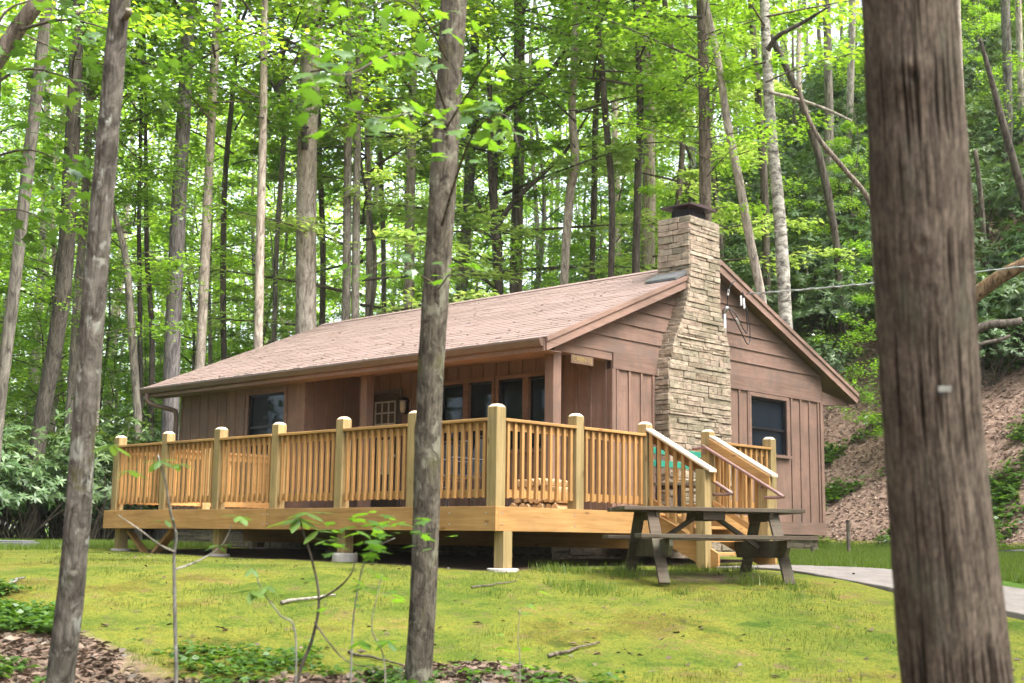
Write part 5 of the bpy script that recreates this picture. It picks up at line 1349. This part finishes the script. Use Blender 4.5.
sapling('sapling', [([(352, 640, 7.0), (356, 600, 7.0), (362, 570, 7.0), (372, 550, 7.0), (395, 538, 7.0)], .006)],
        [(360, 535, 7.0, 9, .10, 1.2), (378, 532, 7.0, 12, .10, 1.3), (395, 528, 7.0, 12, .10, 1.2), (375, 546, 7.0, 12, .10, 1.3), (345, 530, 7.0, 6, .09, 1.1)], 'bright green maple seedling spreading flat leaves beside the slim middle trunk')
sapling('sapling', [([(296, 640, 6.9), (280, 615, 6.9), (262, 590, 6.9), (255, 570, 6.9)], .006)],
        [(252, 590, 6.9, 7, .15, 'whorl'), (268, 585, 6.9, 5, .13, 'whorl'), (252, 568, 6.9, 5, .10, 'whorl')], 'low leaning rhododendron seedling with a drooping leaf whorl on the moss')
sapling('sapling', [([(385, 670, 6.6), (372, 630, 6.6), (376, 600, 6.6), (382, 575, 6.6)], .005)],
        [(378, 578, 6.6, 8, .09, 1.1), (362, 640, 6.6, 6, .11, 'whorl'), (388, 640, 6.6, 6, .11, 'whorl'), (375, 610, 6.6, 6, .08, 1.1), (360, 595, 6.6, 6, .08, 1.1)], 'blurred leafy seedling just left of the foot of the slim middle trunk')
sapling('sapling', [([(520, 668, 6.8), (518, 640, 6.8), (520, 610, 6.8)], .004)], [(520, 606, 6.8, 5, .07, 1.1), (516, 650, 6.8, 8, .08, 1.1), (530, 668, 6.8, 8, .08, 1.1)], 'tiny seedling standing alone on the moss right of the slim middle trunk')

# dark branches hanging in at the top left corner
tD = hero([(-75, 420, 22), (-62, 250, 22), (-30, 110, 20), (10, 40, 17), (48, -12, 15)], 11.5, M['bark_brown'], 'brown trunk leaning in at the upper left corner under dark leaves', None, 5, name='leaning_tree')
rD = np.array(tD.location)
DK = leafmat('dark_leaf', (.03, .075, .012), (.055, .12, .018), (.085, .17, .025), .45)  # dark green foliage of the leaning corner tree
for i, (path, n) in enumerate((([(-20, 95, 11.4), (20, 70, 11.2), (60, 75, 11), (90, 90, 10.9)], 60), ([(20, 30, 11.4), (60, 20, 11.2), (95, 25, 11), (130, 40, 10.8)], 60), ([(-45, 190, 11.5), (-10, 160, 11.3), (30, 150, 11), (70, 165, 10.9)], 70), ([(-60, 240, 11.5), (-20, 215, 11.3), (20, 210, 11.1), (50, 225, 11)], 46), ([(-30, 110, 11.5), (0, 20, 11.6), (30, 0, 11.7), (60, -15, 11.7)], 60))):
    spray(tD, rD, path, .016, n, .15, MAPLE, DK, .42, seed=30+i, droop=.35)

# ================================================================== GROUND COVER
g = np.random.default_rng(77)
def sample(n, umin, umax, d0, d1):
    dd = np.sqrt(g.uniform(d0*d0, d1*d1, n)); uu = g.uniform(umin, umax, n)
    p = CAM[None, :]+(FW*np.array([1, 1, 0]))[None, :]*dd[:, None]+RT[None, :]*((uu-512)/FOC*dd)[:, None]
    return p[:, 0], p[:, 1], uu, dd
def blades(x, y, h, wd, lean=.45):
    n = len(x); z = ground(x, y)-.005; a = g.uniform(0, 6.28, n); B = np.stack([x, y, z], 1)
    s = np.stack([np.cos(a), np.sin(a), np.zeros(n)], 1)*wd[:, None]*.5; b2 = g.uniform(0, 6.28, n)
    tip = np.stack([np.cos(b2)*lean*h*g.random(n), np.sin(b2)*lean*h*g.random(n), h], 1)
    V = np.stack([B-s, B+s, B+tip], 1).reshape(-1, 3); return V, np.arange(3*n).reshape(-1, 3)
def under_deck(x, y): return (x > -8.0) & (x < .12) & (y > -.05)
def on_path(x, y):
    t = np.zeros(len(x), bool)
    nn, ff = np.array(smooth_pts(near, 8))[:, :2], np.array(smooth_pts(far, 8))[:, :2]; c = (nn+ff)/2; w_ = np.linalg.norm(nn-ff, axis=1)/2
    for (cx_, cy_), r in zip(c, w_): t |= (x-cx_)**2+(y-cy_)**2 < (r*1.02)**2
    return t
x, y, uu, dd = sample(150000, -60, 1090, 7.5, 20)
mo, lu, so_ = cover(x, y); pn = fbm(x*1.6, y*1.6, 2)
keep = (mo > .5) & ~under_deck(x, y) & ~on_path(x, y) & (g.random(len(x)) < np.clip((pn-.34)*3.2, .06, .9)) & (so_ < .45)
x, y, pn, dd = x[keep], y[keep], pn[keep], dd[keep]
V, F = blades(x, y, g.uniform(.012, .032, len(x))*(1+(pn > .58)*.6), g.uniform(.004, .008, len(x)))
tag(link('moss_grass', np_mesh('moss_grass', V, F, M['grass'])), 'short mossy yellow-green grass covering the lawn', 'grass', kind='stuff')
x, y, uu, dd = sample(200000, 740, 1100, 11, 26); mo, lu, so_ = cover(x, y)
keep = (lu > .5) & ~on_path(x, y) & (mo > .3); x, y = x[keep], y[keep]
x2, y2, u2, d2 = sample(60000, -60, 240, 16.5, 26); k2 = (x2 < -8.3) & (cover(x2, y2)[0] > .5); x, y = np.concatenate([x, x2[k2]]), np.concatenate([y, y2[k2]])
x3, y3, u3, d3 = sample(30000, 520, 840, 12.2, 14.6); k3 = (fbm(x3*2, y3*2) > .53) & (g.random(len(x3)) < .25) & ~under_deck(x3, y3) & ~on_path(x3, y3); x, y = np.concatenate([x, x3[k3]]), np.concatenate([y, y3[k3]])
V, F = blades(x, y, g.uniform(.05, .13, len(x)), g.uniform(.006, .011, len(x)), .6)
tag(link('grass', np_mesh('grass', V, F, M['grass_b'])), 'brighter longer grass by the walk and along the lawn edges', 'grass', kind='stuff')
# dead leaves
def litter(x, y, lo, hi, lift=.012):
    n = len(x); P = np.stack([x, y, ground(x, y)+g.uniform(.002, lift, n)], 1); a = g.uniform(0, 6.28, n)
    D = np.stack([np.cos(a), np.sin(a), g.normal(0, .25, n)], 1); Nn = np.array([0, 0, 1.])+g.normal(0, .35, (n, 3)); ln = g.uniform(lo, hi, n)
    return leaf_quads(P, D, Nn, ln, ln*.55, .2)
x, y, uu, dd = sample(70000, 780, 1120, 20, 36); k = toe_v = (y > 12.2); x, y = x[k], y[k]; x, y = x[:26000], y[:26000]
v1, f1 = litter(x, y, .05, .10, .02)
x, y, uu, dd = sample(26000, -80, 1100, 5.5, 11); mo = cover(x, y)[0]; k = (mo < .45) | (g.random(len(x)) < .012); v2, f2 = litter(x[k], y[k], .05, .10)
x, y, uu, dd = sample(5000, -20, 1050, 9, 21); k = ~under_deck(x, y) & (cover(x, y)[0] > .5) & (g.random(len(x)) < .10); v3, f3 = litter(x[k], y[k], .03, .065)
x, y, uu, dd = sample(9000, -80, 420, 22, 40); k = (cover(x, y)[0] < .4); v4, f4 = litter(x[k], y[k], .08, .15)
V, F, MI = join([(v1, f1, 0), (v2, f2, 1), (v3, f3, 1), (v4, f4, 0)])
tag(link('leaf_litter', np_mesh('leaf_litter', V, F, [M['litter'], M['litter_dark']], False, MI)), 'brown dead leaves strewn over the bank and the forest floor', 'leaf litter', kind='stuff')
# leaves and twigs caught on the front roof slope
n = 420; yy = YE+.05+(YP-YE-.1)*g.random(n)**1.6; xx = g.uniform(X0+.1, X1-.1, n); zz = ZE+(yy-YE)*SLF+.016
a = g.uniform(0, 6.28, n); D = np.stack([np.cos(a), np.sin(a), np.sin(a)*SLF], 1); ln = g.uniform(.03, .075, n)
V, F = leaf_quads(np.stack([xx, yy, zz], 1), D, np.array([0, -.4, 1.])+g.normal(0, .2, (n, 3)), ln, ln*.5, .15)
tag(link('roof_leaf_litter', np_mesh('roof_leaf_litter', V, F, M['litter_dark'])), 'dead leaves scattered over the front slope of the roof', 'leaf litter', kind='stuff')
# low herbs: bottom edge and the foot of the bank
def herbs(x, y, hmax, size):
    n = len(x); k = 5; a = g.uniform(0, 6.28, (n, k)); h = g.uniform(.25, 1, (n, 1))*hmax
    P = np.stack([np.repeat(x[:, None], k, 1)+np.cos(a)*size*.25, np.repeat(y[:, None], k, 1)+np.sin(a)*size*.25, ground(x, y)[:, None]+h*g.uniform(.7, 1, (n, k))], -1).reshape(-1, 3)
    D = np.stack([np.cos(a), np.sin(a), g.uniform(-.3, .3, (n, k))], -1).reshape(-1, 3); Nn = np.array([0, 0, 1.])+g.normal(0, .3, (n*k, 3)); ln = size*g.uniform(.6, 1.2, n*k)
    return leaf_quads(P, D, Nn, ln, ln*.68, .1)
x, y, uu, dd = sample(15000, -80, 1000, 6.0, 9.9); n_ = fbm(x*1.3, y*1.3, 9); e = np.where(uu < 330, 9.9, np.where(uu < 640, 9.3, 8.2)); k = (n_ > .41) & (dd < e) & (g.random(len(x)) < np.clip((n_-.40)*3.2, .05, .4)); v1, f1 = herbs(x[k], y[k], .10, .065)
x, y, uu, dd = sample(5200, -80, 80, 8.6, 12); n_ = fbm(x*1.1, y*1.1, 4); k = (n_ > .46) & (g.random(len(x)) < .5); v2, f2 = herbs(x[k], y[k], .13, .07)
x, y, uu, dd = sample(16000, 800, 1120, 21, 29); n_ = fbm(x*.8, y*.8, 7); k = (n_ > .47) & (y > 11.9) & (y < 17.5) & (g.random(len(x)) < np.clip((n_-.47)*6, .10, .6)); v3, f3 = herbs(x[k], y[k], .22, .11)
V, F, MI = join([(v1, f1, 0), (v2, f2, 0), (v3, f3, 0)])
tag(link('ground_cover', np_mesh('ground_cover', V, F, M['herb'])), 'low bright green seedlings and herbs growing through the leaf litter', 'ground cover', kind='stuff')

# sticks and odds and ends on the ground
def stick(p, q, r, m, label, seed):
    (x0, y0), (x1, y1) = p, q; rr = random.Random(seed); pts = []
    for i in range(9):
        t = i/8; x = x0+(x1-x0)*t+rr.gauss(0, .015); yy = y0+(y1-y0)*t+rr.gauss(0, .015); pts.append((x, yy, gz(x, yy)+r*.8+.01))
    b = MB(); b.tube(smooth_pts(pts, 3), list(np.linspace(r, r*.5, 25)), 7, wob=.08, seed=seed); tag(b.build('fallen_stick', m, smooth=True), label, 'stick', 'sticks on the lawn')
stick(gxy(278, 606), gxy(332, 599), .018, M['twig_grey'], 'pale fallen stick on the moss below the concrete post pad', 1)
stick(gxy(-10, 598), gxy(24, 580), .02, M['twig_grey'], 'pale stick lying at the left edge of the lawn', 2)
stick(gxy(470, 590), gxy(520, 583), .010, M['twig'], 'thin twig on the moss below the deck corner post', 3)
stick(gxy(548, 660), gxy(600, 645), .014, M['twig'], 'dark stick in the leaves at the bottom right of the slim middle trunk', 4)
stick(gxy(352, 655), gxy(402, 668), .012, M['twig'], 'dark twig at the bottom left of the slim middle trunk', 5)
p = gxy(4, 547); b = MB(); b.box(-.55, .45, -.25, .25, -.1, .075); b.box(-.5, .40, -.2, .2, .075, .10); o = b.build('stone_slab', plain('purple_grey_stone', (.11, .105, .125), .8, 0, .2), None, bevel=.015, loc=(p[0], p[1], gz(*p))); o.rotation_euler = (0, 0, .6)
tag(o, 'low purple-grey slab at the left edge of the lawn before the shrubs', 'slab')
a_, c_ = gxy(985, 556), gxy(1040, 554); b = MB(); b.tube([(a_[0], a_[1], gz(*a_)+.05), (c_[0], c_[1], gz(*c_)+.05)], .04, 10); tag(b.build('drain_pipe', M['black'], smooth=True), 'dark pipe lying in the grass at the right edge of the lawn', 'pipe')

# ================================================================== AIR
m, nt, bs, N, L = mat('haze'); N.remove(bs)
pv = N.new('ShaderNodeVolumePrincipled'); pv.inputs['Color'].default_value = (.95, .97, .92, 1); pv.inputs['Density'].default_value = .0003; pv.inputs['Anisotropy'].default_value = .1
L.new(pv.outputs[0], N['Material Output'].inputs['Volume'])
b = MB(); zmin = float(GZ.min())-1; b.box(-148, 118, -72, 182, zmin, 66)
tag(b.build('haze', m), 'thin pale haze hanging in the forest air', 'haze', kind='stuff')
